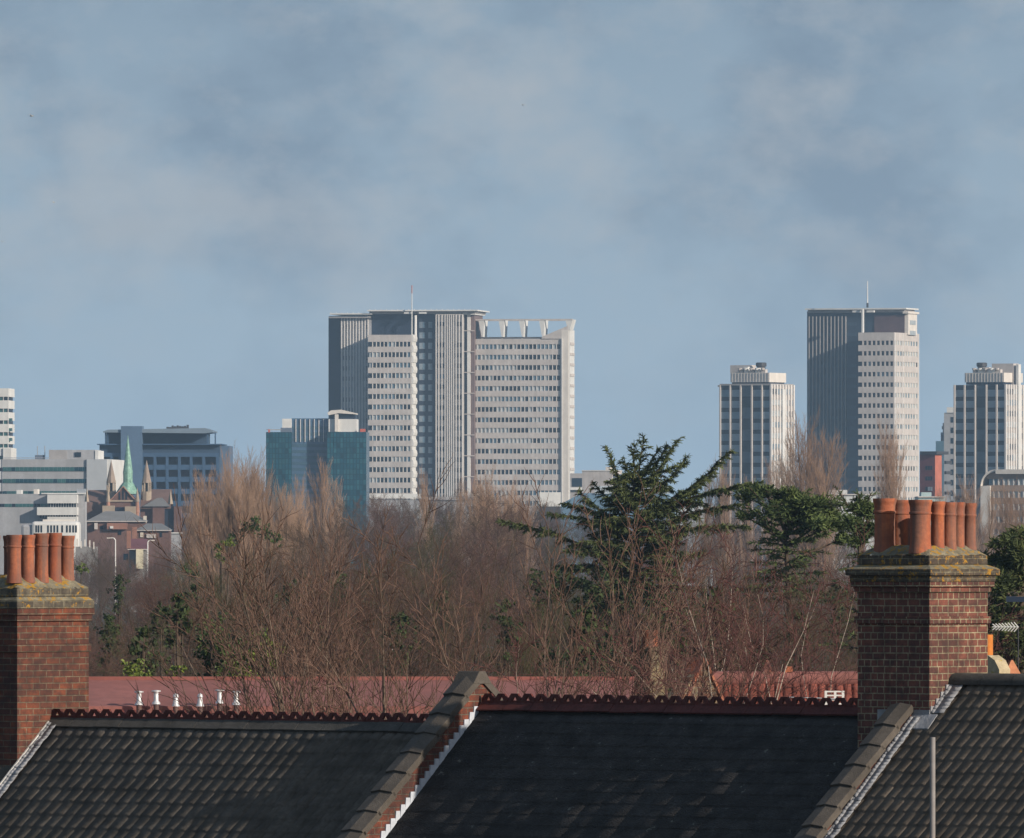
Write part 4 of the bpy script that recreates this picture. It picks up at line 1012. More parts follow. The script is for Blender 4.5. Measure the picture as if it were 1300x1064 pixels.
# ---- old houses below the church
def hip(name, label, p0, p1, Y, te, tr, rmat, wmat, extra=(), inset=.3, dpt=7.0):
    q_ = Bld(name, label, 'house', (p0 + p1) / 2, Y, 0); z0, z1 = q_.z(te), q_.z(tr); X0, X1 = q_.x(p0), q_.x(p1); w_ = (X1 - X0)
    b = MB(); b.hexa([(X0, -.4, z0), (X1, -.4, z0), (X1, dpt, z0), (X0, dpt, z0)], [(X0 + w_ * inset, dpt * .45, z1), (X1 - w_ * inset, dpt * .45, z1), (X1 - w_ * inset, dpt * .55, z1), (X0 + w_ * inset, dpt * .55, z1)]); b.build('roof', rmat, q_.root)
    q_.box('wall', p0 + 2, p1 - 2, 0, dpt - .4, te, None, wmat); q_.box('gutter', p0, p1, -.55, -.4, te, te + 1, conc)
    for (a, b2, t, bt, mt, nm, y) in extra: q_.box(nm, a, b2, y, y + .8, t, bt, mt)
    return q_
roof_g = M('grey_slate_roof', (.19, .19, .19), .85, .15, .5); pale_r = M('pale_render', (.55, .5, .42), .9, .12, .5); ob = M('orange_brick', (.28, .14, .10), .9, .2, .5)
hip('slate_roofed_house', 'wide low house with grey hipped slate roof right below the church gable', 109, 187, 2150, 661.5, 649, roof_g, chb,
    ((182, 186, 655, 664, pale_r, 'chimney', 0), (136, 162, 664, 672, ob, 'bay_gable', -1), (120, 124, 664, 672, conc, 'pier', -1), (140, 144, 668, 671, white_c, 'window', -1.2), (127, 131, 668, 672, g_dark, 'window', -.1), (150, 154, 674, 679, g_dark, 'window', -.1)))
hip('slate_roofed_house', 'narrower house with grey slate roof and salmon brick chimney below the vestry', 172, 218, 2000, 673, 664.5, roof_g, chb,
    ((168, 174, 669, 687, ob, 'chimney', -1), (178, 182, 676, 682, pale_r, 'window', -.2), (186, 198, 678, 683, conc, 'balcony', -.3), (203, 206, 676, 682, g_dark, 'window', -.1)))
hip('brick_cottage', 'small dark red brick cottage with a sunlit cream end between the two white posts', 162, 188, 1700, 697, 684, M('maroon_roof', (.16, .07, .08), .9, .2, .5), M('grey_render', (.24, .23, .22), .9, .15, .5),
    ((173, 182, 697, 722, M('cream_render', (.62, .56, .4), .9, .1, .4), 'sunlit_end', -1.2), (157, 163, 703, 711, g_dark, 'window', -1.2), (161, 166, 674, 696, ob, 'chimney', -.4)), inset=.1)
b_ = Bld('shed_wall', 'plain pale sheet-clad shed behind the narrower slate-roofed house', 'shed', 215, 2050, 0); b_.box('wall', 201, 229, 0, 8, 677, None, conc_g); b_.box('roof_edge', 200.5, 230, -.3, 8.3, 676, 677.3, white_c)
b_ = Bld('pale_terrace', 'pale terrace glimpsed through trees just right of the left chimney pots', 'house', 105, 1900, 0); b_.box('wall', 96, 122, 0, 8, 694, None, M('grey_render', (.24, .23, .22)))
for p, t in ((97, 684), (102, 687), (107, 685), (113, 686), (118, 688)): b_.box('window_frame', p, p + 1.8, -.1, 0, t, t + 9, conc_l)
for px, t, lb in ((146.5, 683, 'white curved street lamp left of the small red brick cottage'), (187.5, 686, 'white curved street lamp right of the small red brick cottage')):
    q_ = Bld('street_lamp', lb, 'street lamp', px, 1650, 0, 'street lamps below the church'); X = 0; zt_ = q_.z(t)
    b = MB(); b.tube((0, 0, 0), (0, 0, zt_ - .3), .1, .08, seg=8); b.tube((0, 0, zt_ - .3), (-.25 if px < 150 else .2, 0, zt_), .08, seg=8); b.tube((-.25 if px < 150 else .2, 0, zt_), (-.9 if px < 150 else .7, 0, zt_), .06, seg=8); b.build('post', white_p, q_.root)
    b = MB(); b.box(*((-1.2, -.7) if px < 150 else (.5, 1.0)), -.12, .12, zt_ - .08, zt_ + .06); b.build('lamp_head', conc_l, q_.root)

# ---- gulls
def gull(px, py, Y, rz, sc_, lb):
    g_ = bpy.data.meshes.new('gull'); b = MB()
    b.lathe(0, 0, [(.001, -.28), (.05, -.22), (.085, -.05), (.09, .06), (.06, .17), (.065, .22), (.045, .28), (.012, .31), (.004, .36)], 8)
    b.v = [(x, z, y) for x, y, z in b.v]
    for sg in (-1, 1):
        P_ = [(0, .12, .03), (sg * .3, .2, .2), (sg * .72, .02, .1)]; Q_ = [(0, -.1, .03), (sg * .3, -.02, .18), (sg * .72, -.02, .1)]
        for k in range(2): b.hexa([P_[k], P_[k + 1], Q_[k + 1], Q_[k]], [(x, y, z + .02) for x, y, z in (P_[k], P_[k + 1], Q_[k + 1], Q_[k])])
    b.hexa([(-.04, -.25, 0), (.04, -.25, 0), (.08, -.4, 0), (-.08, -.4, 0)], [(-.04, -.25, .015), (.04, -.25, .015), (.08, -.4, .015), (-.08, -.4, .015)])
    o = b.build('gull', M('gull_feathers', (.6, .58, .54), .8, .2, 4), smooth=True); o.location = W(px, py, Y); o.rotation_euler = (0, R(10), R(rz)); o.scale = (sc_,) * 3
    tag(o, lb, 'bird', 'gulls in flight')
gull(40, 147.5, 1500, 60, .85, 'gull gliding high at the left, the largest of the left three')
gull(68, 257, 1900, -40, .7, 'small gull halfway up the sky at the left')
gull(3, 307, 1900, 20, .8, 'gull at the very left edge, lowest in the sky')
gull(664, 133.5, 1900, 30, .8, 'lone gull high in the middle of the sky')
# ================================================================== trees
bark_b = M('brown_bark', (.10, .075, .055), .95, .4, 4, spec=.1)
twig_b = M('brown_twig', (.125, .085, .058), .95, .3, .6, spec=.1)
twig_r = M('reddish_twig', (.14, .078, .06), .95, .3, .6, spec=.1)
twig_g = M('greenish_twig', (.095, .085, .04), .95, .3, .6, spec=.1)
twig_p = M('pale_poplar_twig', (.41, .27, .185), .95, .3, .6, spec=.1)
bark_p = M('poplar_bark', (.14, .10, .07), .95, .4, 4, spec=.1)
bark_w = M('birch_bark', (.62, .54, .44), .8, .35, 9, spec=.1, c2=(.3, .24, .19))
twig_w = M('purple_birch_twig', (.13, .06, .055), .95, .3, .6, spec=.1)
needle = M('conifer_needles', (.105, .12, .038), .8, .5, 1.2, c2=(.04, .055, .022), spec=.2)
needle2 = M('lit_conifer_needles', (.11, .14, .042), .8, .5, 1.0, c2=(.03, .05, .02), spec=.2)
leaf_g = M('evergreen_leaves', (.07, .10, .02), .6, .5, 1.5, c2=(.025, .045, .012), spec=.3)
leaf_y = M('yellow_green_leaves', (.16, .19, .03), .6, .5, 2, c2=(.05, .08, .015), spec=.3)

def tubes(S, sides=3):
    """S: rows p0(3) p1(3) r0 r1 -> prism quads"""
    S = np.asarray(S, dtype=np.float64); p0, p1, r0, r1 = S[:, :3], S[:, 3:6], S[:, 6:7], S[:, 7:8]
    d = p1 - p0; d /= np.maximum(np.linalg.norm(d, axis=1, keepdims=True), 1e-9)
    ref = np.where(np.abs(d[:, 2:3]) < .9, np.array([[0, 0, 1.]]), np.array([[1., 0, 0]]))
    a = np.cross(d, ref); a /= np.linalg.norm(a, axis=1, keepdims=True); b = np.cross(d, a)
    V = []
    for p, r in ((p0, r0), (p1, r1)):
        for k in range(sides):
            t = 2 * math.pi * k / sides; V.append(p + (a * math.cos(t) + b * math.sin(t)) * r)
    V = np.stack(V, 1).reshape(-1, 3); n_ = len(S); base = (np.arange(n_) * 2 * sides)[:, None]
    Q = []
    for k in range(sides):
        q = (k + 1) % sides; Q.append(base + np.array([[k, q, sides + q, sides + k]]))
    return V, np.stack(Q, 1).reshape(-1, 4)

def branch(r, p, d, L, rad, lev, spec, out):
    """recursive limb: jittered, bending with spec['up'], forking into the next level"""
    n_ = spec['seg'][lev]; step = L / n_; pts = [p]; k_end = spec.get('taper', .35)
    kids = []
    for i in range(n_):
        d = d + Vector((r.gauss(0, 1), r.gauss(0, 1), r.gauss(0, 1))) * spec['jit'][lev]
        d.z += spec['up'][lev]; d.normalize()
        q = p + d * step; f0, f1 = i / n_, (i + 1) / n_
        ra, rb_ = rad * (1 - (1 - k_end) * f0), rad * (1 - (1 - k_end) * f1)
        out[min(lev, spec['split'])].append((p.x, p.y, p.z, q.x, q.y, q.z, ra, rb_)) if lev < spec['split'] else out[-1].append((p.x, p.y, p.z, q.x, q.y, q.z, ra, rb_))
        kids.append((q, d.copy(), rb_, f1)); p = q
    if lev + 1 >= len(spec['seg']): return
    nk = spec['kids'][lev]; a0 = r.random() * 6.28
    for j in range(nk):
        f = spec['from'][lev] + (1 - spec['from'][lev]) * (j + r.random() * .8) / nk
        idx = min(n_ - 1, int(f * n_)); q, dd, rr, _ = kids[idx]
        fr = f * n_ - idx - .5; q = q - dd * step * max(0, .5 - fr)
        ang = spec['ang'][lev] * r.uniform(.7, 1.3); az = a0 + j * 2.4 + r.uniform(-.4, .4)
        t = dd.cross(Vector((0, 0, 1)) if abs(dd.z) < .95 else Vector((1, 0, 0))).normalized(); bt = dd.cross(t)
        nd = dd * math.cos(ang) + (t * math.cos(az) + bt * math.sin(az)) * math.sin(ang)
        Lk = L * spec['len'][lev] * (1.15 - spec.get('sh', .55) * f) * r.uniform(.75, 1.2)
        branch(r, q, nd.normalized(), Lk, max(spec['rmin'], rr * spec['rr'][lev]), lev + 1, spec, out)

def bare(seed, spec, h):
    r = random.Random(seed); out = [[] for _ in range(spec['split'] + 1)]
    for k in range(spec.get('stems', 1)):
        sp_ = spec.get('spread', 0); a = r.random() * 6.28 + k * 2.4
        d = Vector((math.cos(a) * sp_ * r.uniform(.4, 1), math.sin(a) * sp_ * r.uniform(.4, 1), 1)).normalized()
        branch(r, Vector((0, 0, 0)), d, h * r.uniform(.85, 1), spec['rad'] * h, 0, spec, out)
    return [x for o in out[:-1] for x in o], out[-1]

ROUND = dict(seg=[6, 5, 4, 4, 3], kids=[12, 11, 9, 7], ang=[.85, .7, .65, .6], len=[.62, .55, .5, .5], jit=[.10, .14, .16, .18, .2], up=[.02, .05, .04, .03, .02],
             rr=[.55, .5, .45, .5], **{'from': [.28, .25, .2, .15]}, rad=.016, rmin=.0095, split=2, sh=.5)
TALL = dict(ROUND, kids=[15, 11, 8, 6], ang=[.6, .55, .55, .5], len=[.55, .5, .5, .5], up=[.03, .10, .07, .05, .03])
ASH = dict(seg=[7, 6, 5, 4], kids=[9, 9, 9], ang=[.4, .5, .5], len=[.42, .42, .4], jit=[.05, .07, .09, .12], up=[.03, .05, .05, .04], rr=[.6, .5, .5],
           **{'from': [.25, .2, .2]}, rad=.0062, rmin=.0075, split=2, stems=13, spread=.5, sh=.45, taper=.3)
POPLAR = dict(seg=[7, 5, 4, 4], kids=[46, 13, 7], ang=[.32, .26, .26], len=[.34, .42, .45], jit=[.03, .06, .07, .08], up=[.02, .14, .12, .1], rr=[.45, .5, .5],
              **{'from': [.12, .1, .1]}, rad=.011, rmin=.009, split=1, stems=1, sh=.55, taper=.2)
BIRCH = dict(seg=[8, 6, 5, 5], kids=[18, 13, 11], ang=[.55, .6, .55], len=[.42, .45, .5], jit=[.17, .15, .14, .14], up=[.06, .04, 0, -.05], rr=[.5, .42, .45],
             **{'from': [.22, .15, .1]}, rad=.0105, rmin=.006, split=2, stems=2, spread=.22, sh=.55, taper=.15)

def make_tree(name, seed, spec, h, mt, mc, label, group, cat='tree'):
    tr, tw = bare(seed, spec, h)
    root = empty(name, (0, 0, 0), 0, label, cat, group)
    V, Q = tubes(tr, 5); fastmesh('trunk', V, Q, mt, root, smooth=True)
    V, Q = tubes(tw, 3); fastmesh('crown', V, Q, mc, root)
    return root
def dup(root, loc, rz, sc_, label):
    r = root.copy(); col.objects.link(r); r.location = loc; r.rotation_euler = (0, 0, rz); r.scale = sc_; r['label'] = label
    for ch in root.children: c = ch.copy(); col.objects.link(c); c.parent = r
    return r
def put(protos, used, k, px, ptop, Y, h0, label, wx=1.0, rz=None):
    """stand a tree at picture column px, depth Y, reaching picture row ptop"""
    h = H + (HY - ptop) / F * Y; s_ = h / h0; loc = ((px - CX) / F * Y, Y, 0); rz = rnd.uniform(0, 6.28) if rz is None else rz
    p = protos[k]
    if k not in used:
        used.add(k); p.location = loc; p.rotation_euler = (0, 0, rz); p.scale = (s_ * wx, s_ * wx, s_); p['label'] = label; return p
    return dup(p, loc, rz, (s_ * wx, s_ * wx, s_), label)

LM = [(60, 'below the left chimney pots'), (130, 'beneath the church'), (190, 'beneath the brick vestry'), (250, 'beneath the blue-grey office'), (310, 'left of the teal glass office'), (360, 'below the finned blue glass'),
      (420, 'below the right teal glass'), (480, 'below the banded front block'), (545, 'below the dark window strip'), (610, 'below the join of the two central towers'), (670, 'below the broad office slab'),
      (725, 'below the open crown end of the slab'), (790, 'below the cedar top'), (850, 'right of the cedar trunk'), (910, 'below the gap right of the cedar'), (960, 'below the shorter glazed tower'), (1020, 'left of the dark finned tower'),
      (1075, 'below the dark finned tower'), (1140, 'behind the seven-pot stack'), (1200, 'behind the right chimney pots'), (1270, 'at the right edge')]
seen_l = set()
def where(px): return min(LM, key=lambda t: abs(t[0] - px))[1]
def lab(desc, px):
    for ex in ('', ', set slightly right', ', the broader one', ', the lower one', ', rearmost', ', the reddest'):
        s_ = f'{desc} {where(px)}{ex}'
        if s_ not in seen_l: seen_l.add(s_); return s_
    return s_

protos = {}; used = set()
protos['r1'] = make_tree('bare_tree', 1, ROUND, 14, bark_b, twig_b, '', 'bare winter trees beyond the roofs')
protos['r2'] = make_tree('bare_tree', 2, ROUND, 14, bark_b, twig_r, '', 'bare winter trees beyond the roofs')
protos['r3'] = make_tree('bare_tree', 3, TALL, 14, bark_b, twig_g, '', 'bare winter trees beyond the roofs')
protos['r4'] = make_tree('bare_tree', 4, TALL, 14, bark_b, twig_b, '', 'bare winter trees beyond the roofs')
protos['p1'] = make_tree('poplar', 5, POPLAR, 20, bark_p, twig_p, '', 'upright bare poplars')
protos['p2'] = make_tree('poplar', 6, dict(POPLAR, stems=3, spread=.1), 20, bark_p, twig_p, '', 'upright bare poplars')
H0 = {}
for k, o in protos.items():
    z = 0
    for c in o.children:
        if len(c.data.vertices):
            a = np.empty(len(c.data.vertices) * 3, np.float32); c.data.vertices.foreach_get('co', a); z = max(z, a[2::3].max())
            print(k, c.name, len(c.data.polygons), a[2::3].max(), np.percentile(np.abs(a[0::3]), 95))
    H0[k] = float(z)

# four belts of bare trees, far to near: (depth, spacing in px, top-row profile)
def prof(px, pts):
    for (a, ya), (b, yb) in zip(pts, pts[1:]):
        if a <= px <= b: return ya + (yb - ya) * (px - a) / (b - a)
    return pts[-1][1]
belts = [
 ((1300, 1620), 22, 'hazy bare tree before the old houses', [(84, 702), (175, 712), (232, 690)], 84, 'r2 r1 r4'),
 ((2100, 2700), 40, 'farthest hazy bare tree', [(90, 722), (240, 655), (330, 640), (450, 636), (640, 622), (760, 650), (900, 640), (1310, 650)], 240, 'r2 r4'),
 ((1500, 2000), 46, 'far hazy bare tree', [(90, 700), (225, 690), (235, 640), (420, 632), (500, 620), (640, 610), (700, 655), (760, 650), (900, 640), (1000, 655), (1310, 655)], 90, 'r2 r4'),
 ((850, 1250), 55, 'distant brown bare tree', [(90, 735), (200, 715), (240, 670), (330, 660), (470, 625), (620, 625), (700, 645), (780, 690), (900, 670), (1000, 690), (1310, 690)], 100, 'r1 r2 r3'),
 ((520, 720), 66, 'middle-distance bare tree', [(90, 775), (200, 740), (280, 690), (350, 672), (470, 650), (640, 665), (720, 700), (800, 725), (900, 715), (1000, 700), (1310, 740)], 95, 'r3 r1 r2'),
 ((330, 430), 84, 'nearer dense bare tree', [(60, 800), (200, 770), (300, 720), (380, 690), (480, 690), (640, 720), (740, 760), (860, 740), (960, 700), (1100, 720), (1310, 790)], 105, 'r2 r3 r4'),
]
br = random.Random(21)
for (y0, y1), sp_, desc, pts, xs, ks in belts:
    px = xs; ks = ks.split(); i = 0
    while px < (235 if 'old houses' in desc else 1310):
        top = prof(px, pts) + br.uniform(-10, 14); Yt = br.uniform(y0, y1)
        put(protos, used, ks[i % len(ks)], px, top, Yt, H0[ks[i % len(ks)]], lab(desc, px), wx=br.uniform(.85, 1.15)); i += 1
        px += sp_ * br.uniform(.8, 1.2)

# the tangle of bare scrub and saplings between the trees: nobody could count it
def scrub(n_, seed):
    g_ = np.random.RandomState(seed); S = []
    px = g_.uniform(70, 1320, n_); Yk = np.exp(g_.uniform(math.log(262), math.log(1900), n_))
    top = np.interp(px, [60, 200, 280, 480, 640, 800, 1000, 1310], [770, 745, 700, 672, 685, 735, 715, 740]) + (900 - Yk).clip(-900, 700) * .10
    hmax = np.clip(H + (HY - top) / F * Yk, 1.5, 12.5) * g_.uniform(.35, 1.05, n_)
    x = (px - CX) / F * Yk
    p = np.stack([x, Yk, np.zeros(n_)], 1)
    lean = g_.normal(0, .22, (n_, 2)); k = 4
    d = np.concatenate([lean, np.ones((n_, 1))], 1); d /= np.linalg.norm(d, axis=1, keepdims=True); r0 = np.clip(.000022 * Yk, .01, .03)
    for j in range(k):
        q = p + d * (hmax / k)[:, None]
        S.append(np.concatenate([p, q, (r0 * (1 - j / k * .7))[:, None], (r0 * (1 - (j + 1) / k * .7))[:, None]], 1))
        for m_ in range(5):       # side twigs
            t = g_.uniform(0, 1, n_)[:, None]; b0 = p + (q - p) * t
            dd = d * g_.uniform(.5, 1.2, (n_, 1)) + g_.normal(0, .55, (n_, 3)); dd /= np.linalg.norm(dd, axis=1, keepdims=True)
            Ls = (hmax * g_.uniform(.08, .26, n_))[:, None]; b1 = b0 + dd * Ls
            S.append(np.concatenate([b0, b1, (r0 * .6)[:, None], (r0 * .3)[:, None]], 1))
            d2 = dd + g_.normal(0, .5, (n_, 3)); d2 /= np.linalg.norm(d2, axis=1, keepdims=True)
            S.append(np.concatenate([b0 + dd * Ls * .5, b0 + dd * Ls * .5 + d2 * Ls * .7, (r0 * .5)[:, None], (r0 * .25)[:, None]], 1))
        p = q; d = d + g_.normal(0, .1, (n_, 3)) * [1, 1, .3]; d /= np.linalg.norm(d, axis=1, keepdims=True)
    S = np.concatenate(S); S = S[S[:, 5] > 1.0]; sm_ = [M('scrub_brown', (.085, .06, .045), .95, .4, .5, spec=.1), M('scrub_red', (.10, .055, .045), .95, .4, .5, spec=.1), M('scrub_olive', (.07, .066, .03), .95, .4, .5, spec=.1)]
    V, Q = tubes(S, 3); mi = np.repeat(g_.choice(3, len(S), p=[.45, .3, .25]), 3)
    return fastmesh('scrub', V, Q, sm_, None, mi=mi)
tag(scrub(3200, 77), kind='stuff')

# poplars: (column, top row, depth, kind, width factor)
for px, top, Y, k, wx, lb in ((248, 612, 1150, 'p2', 1.0, 'low pale poplar hiding the right foot of the blue-grey office'), (297, 580, 1010, 'p2', 1.1, 'foremost pale poplar in the middle of the clump left of the teal office'), (326, 572, 1190, 'p2', 1.0, 'pale poplar directly left of the teal glass office'), (355, 606, 1000, 'p2', .9, 'foremost low poplar before the finned blue glass'), (382, 620, 1010, 'p2', .9, 'low poplar filling the gap left of the slim poplar'), (262, 590, 1100, 'p2', .9, 'pale poplar left end of the clump before the blue-grey office'), (283, 562, 1080, 'p2', 1.1, 'pale poplar in the clump left of the teal office, second from left'),
    (312, 556, 1120, 'p2', 1.15, 'tallest pale poplar of the clump left of the teal glass office'), (340, 582, 1060, 'p2', 1.0, 'pale poplar in front of the left teal glass'), (368, 598, 1100, 'p1', 1.0, 'pale poplar in front of the finned blue glass, right end of its clump'),
    (404, 575, 1150, 'p1', 1.0, 'single slim pale poplar in front of the teal glass office'), (428, 600, 1100, 'p1', .8, 'lower poplar just right of the slim one before the teal office'), (547, 588, 1250, 'p1', .75, 'slim poplar before the dark window strip'), (575, 600, 1300, 'p1', .8, 'poplar before the ribbed wall of the linked tower'),
    (610, 580, 1200, 'p2', 1.0, 'pale poplar before the join of the central towers'), (640, 596, 1150, 'p2', 1.0, 'pale poplar before the left half of the broad slab'), (664, 612, 1100, 'p2', .9, 'low pale poplar before the broad office slab'),
    (890, 588, 1500, 'p1', .9, 'poplar at the left foot of the shorter glazed tower'), (915, 574, 1500, 'p2', .8, 'poplar before the left corner of the shorter glazed tower'), (943, 600, 1450, 'p1', 1, 'low poplar before the shorter glazed tower'), (984, 575, 1500, 'p1', .8, 'poplar before the sunlit flank of the shorter glazed tower'),
    (1003, 560, 1450, 'p2', 1.1, 'poplar between the shorter glazed tower and the tallest poplar'), (1030, 512, 1400, 'p2', 1.35, 'tallest brown poplar, left of the dark finned tower'), (1050, 575, 1400, 'p1', .9, 'poplar hugging the left edge of the dark finned tower'),
    (1131, 518, 1450, 'p2', .8, 'narrow poplar standing before the banded wing of the finned tower'), (1190, 612, 1600, 'p1', .9, 'low poplar before the brick block'), (1228, 596, 1500, 'p2', 1.1, 'pale poplar before the right-edge tower'), (1250, 610, 1400, 'p1', .9, 'pale poplar before the rounded office end'),
    (1285, 600, 1450, 'p2', 1.2, 'pale poplar at the right edge before the louvred office')):
    put(protos, used, k, px, top, Y, H0[k], lb, wx=wx * 1.12)

# near ash with many ascending stems, seen before the red roof
ash = make_tree('bare_ash', 8, ASH, 11, M('pale_ash_bark', (.22, .16, .12), .9, .5, 3, spec=.1), M('ash_twig', (.17, .105, .08), .95, .4, .8, spec=.1), 'large many-stemmed bare tree fanning up behind the middle gable apex', None)
ash.location = ((590 - CX) / F * 152, 152, 0)
def hgt_of(o):
    z = 0
    for c in o.children:
        a = np.empty(len(c.data.vertices) * 3, np.float32); c.data.vertices.foreach_get('co', a); z = max(z, float(np.percentile(a[2::3], 99.8)))
    return z
h_ = hgt_of(ash); ash.scale = ((11.5) / h_ * 1.0,) * 3
a2 = dup(ash, ((676 - CX) / F * 156, 156, 0), 2.1, (.66 * 11 / h_,) * 3, 'thinner bare tree with vertical stems right of the large many-stemmed one'); 
a3 = dup(ash, ((460 - CX) / F * 158, 158, 0), 4.0, (.84 * 11 / h_,) * 3, 'lower bare tree whose twigs cross the red roof left of the gable apex')
for o in (ash, a2, a3): o['group'] = 'many-stemmed bare trees just behind the terrace'
# birches
bi = make_tree('birch', 9, BIRCH, 11, bark_w, twig_w, 'white-stemmed birch forking just above the middle dark roof', 'white-stemmed birches')
hb_ = hgt_of(bi); bi.location = ((916 - CX) / F * 150, 150, 0); bi.scale = (1.05 * 10.6 / hb_,) * 3
dup(bi, ((968 - CX) / F * 152, 152, 0), 2.6, (10.9 / hb_,) * 3, 'white-stemmed birch rising left of the flat panel aerial')
dup(bi, ((1035 - CX) / F * 185, 185, 0), 4.4, (11.1 / hb_,) * 3, 'purple-twigged birch directly left of the seven-pot stack')
dup(bi, ((1062 - CX) / F * 154, 154, 0), 1.2, (10.6 / hb_,) * 3, 'thin white-stemmed birch rising right behind the flat panel aerial')

# ---- conifers
def sprays(r, pts, mats_n, dens, size, droop, out):
    """needle tufts along a twig path"""
    for a, b in zip(pts, pts[1:]):
        n_ = max(1, int((b - a).length * dens)); d = (b - a).normalized()
        for i in range(n_):
            p = a + (b - a) * r.random(); v = (d * r.uniform(.3, 1) + Vector((r.gauss(0, .55), r.gauss(0, .55), r.gauss(-droop, .4)))).normalized()
            L = size * r.uniform(.6, 1.3); w = v.cross(Vector((r.gauss(0, 1), r.gauss(0, 1), r.gauss(0, 1)))).normalized() * L * .13
            out.append((p - w, p + w, p + v * L + w * .35, p + v * L - w * .35))
def conifer(name, label, px, Y, limbs, trunk_top, nrand, seed, mat, rlen, size=.26, dens=34, zlo=4.0, tilt=.25, droop=.25, flat=.16, group=None, lean=0, lobes=()):
    """trunk with limbs carrying flat plates of side twigs; limbs: (start row, tip column, tip row, depth offset)"""
    r = random.Random(seed); s_ = F / Y; root = empty(name, ((px - CX) / s_, Y, 0), 0, label, 'tree', group)
    zt = H + (HY - trunk_top) / s_; wood = []; nd = []
    k = 14
    tp = [Vector((lean * (i / k) ** 2 + math.sin(i * .8 + seed) * .07, math.cos(i * .9 + seed) * .07, zt * i / k)) for i in range(k + 1)]
    for i in range(k): wood.append((*tp[i], *tp[i + 1], .3 * (1 - .93 * i / k), .3 * (1 - .93 * (i + 1) / k)))
    def at(z): 
        f = max(0, min(.999, z / zt)) * k; i = int(f); return tp[i].lerp(tp[i + 1], f - i)
    L_ = []
    for (ps, tx, ty, dy) in limbs:
        L_.append((H + (HY - ps) / s_, Vector(((tx - px) / s_, dy, H + (HY - ty) / s_))))
    for i in range(nrand):
        z = zlo + (zt - zlo - .4) * (i + r.random()) / nrand; f = 1 - (z - zlo) / (zt - zlo); a = i * 2.4 + r.uniform(-.5, .5)
        L = rlen * (.22 + .78 * f ** .7) * r.uniform(.7, 1.1); L_.append((z, Vector((math.cos(a) * L, math.sin(a) * L, z + L * tilt * r.uniform(.4, 1.5)))))
    for z, tip in L_:
        b0 = at(min(z, zt * .99)); D = tip - b0; Lb = D.length; n_ = max(4, int(Lb / .45)); pts = []
        side = Vector((-D.y, D.x, 0)).normalized() if abs(D.x) + abs(D.y) > .01 else Vector((1, 0, 0))
        for j in range(n_ + 1):
            f = j / n_; pts.append(b0 + D * f + Vector((r.gauss(0, .03), r.gauss(0, .03), math.sin(f * math.pi) * Lb * flat * (-.5 if D.z > Lb * .45 else .35) + r.gauss(0, .02))))
        for j in range(n_): wood.append((*pts[j], *pts[j + 1], .012 + .016 * Lb * (1 - j / n_), .012 + .016 * Lb * (1 - (j + 1) / n_)))
        sprays(r, pts[max(1, n_ // 5):], 0, dens * .7, size, droop, nd)
        m_ = int(Lb * 7)
        for q in range(m_):
            f = .14 + .86 * (q + r.random()) / m_; i = min(n_ - 1, int(f * n_)); p = pts[i].lerp(pts[i + 1], f * n_ - i)
            w_ = (.2 + .5 * min(Lb, 5) / 2.2 * (1 - f) ** .7 * min(1, f * 3)) * r.uniform(.6, 1.25)
            dirn = (D.normalized() * r.uniform(.4, 1.0) + side * (1 if q % 2 else -1) * r.uniform(.5, 1.1) + Vector((0, 0, r.uniform(-.25, .12)))).normalized()
            e1 = p + dirn * w_ * .6; e2 = p + dirn * w_ + Vector((0, 0, -w_ * r.uniform(.05, .3)))
            wood.append((*p, *e2, .01, .005)); sprays(r, [p, e1, e2], 0, dens, size * .85, droop, nd)
    for lx, ly, lr in lobes:
        c = Vector(((lx - px) / s_, r.uniform(-.9, .9), H + (HY - ly) / s_)); R_ = lr / s_
        b0 = at(c.z - .8); wood.append((*b0, *c, .06, .02))
        subs = [(c + Vector((r.gauss(0, .5), r.gauss(0, .6), r.gauss(0, .28))) * R_, R_ * r.uniform(.25, .5)) for _ in range(14)]
        for _ in range(int(5200 * R_ * R_)):
            sc_, sr = r.choice(subs); o = Vector((r.gauss(0, 1), r.gauss(0, 1), r.gauss(0, .6))).normalized() * sr * r.uniform(.3, 1.1); p = sc_ + o
            v = (o.normalized() * .8 + Vector((r.gauss(0, .5), r.gauss(0, .5), r.uniform(-.1, .7)))).normalized(); L = size * r.uniform(.5, 1.1)
            w = v.cross(Vector((r.gauss(0, 1), r.gauss(0, 1), r.gauss(0, 1)))).normalized() * L * .16
            nd.append((p - w, p + w, p + v * L + w * .4, p + v * L - w * .4))
    V, Q = tubes(wood, 5); fastmesh('trunk', V, Q, bark_b, root, smooth=True)
    A = np.array([[tuple(v) for v in q] for q in nd]).reshape(-1, 3); fastmesh('crown', A, np.arange(len(A)).reshape(-1, 4), mat, root)
    print(name, len(nd)); return root
conifer('cedar', 'big dark cedar with ragged leaders spreading against the sky right of the broad slab', 808, 450,
    [(640, 817, 553, .3), (626, 861, 556, -.4), (640, 770, 569, .2), (650, 804, 563, -.2), (640, 873, 579, .5), (655, 925, 573, -.6), (672, 736, 624, -.5), (682, 716, 639, .6), (690, 699, 652, -.7),
     (730, 633, 661, .3), (660, 905, 600, .8), (668, 965, 612, -.8), (680, 940, 640, .6), (690, 950, 668, -1.0), (640, 775, 610, -1.2), (650, 752, 612, 1), (700, 740, 690, -1.4), (705, 872, 665, -1.5), (615, 846, 566, .1), (618, 868, 590, -.3),
     (610, 790, 583, .5), (610, 835, 570, .1), (700, 880, 640, 1.2), (715, 720, 700, -1.2), (730, 705, 720, 1.0), (740, 890, 700, -1.6), (690, 760, 660, -1.8), (660, 845, 618, -1.6), (660, 790, 630, -1.9), (670, 820, 650, -2.2)],
    590, 84, 31, needle, 3.3, size=.19, dens=90, zlo=6.5, tilt=.03, droop=.25)
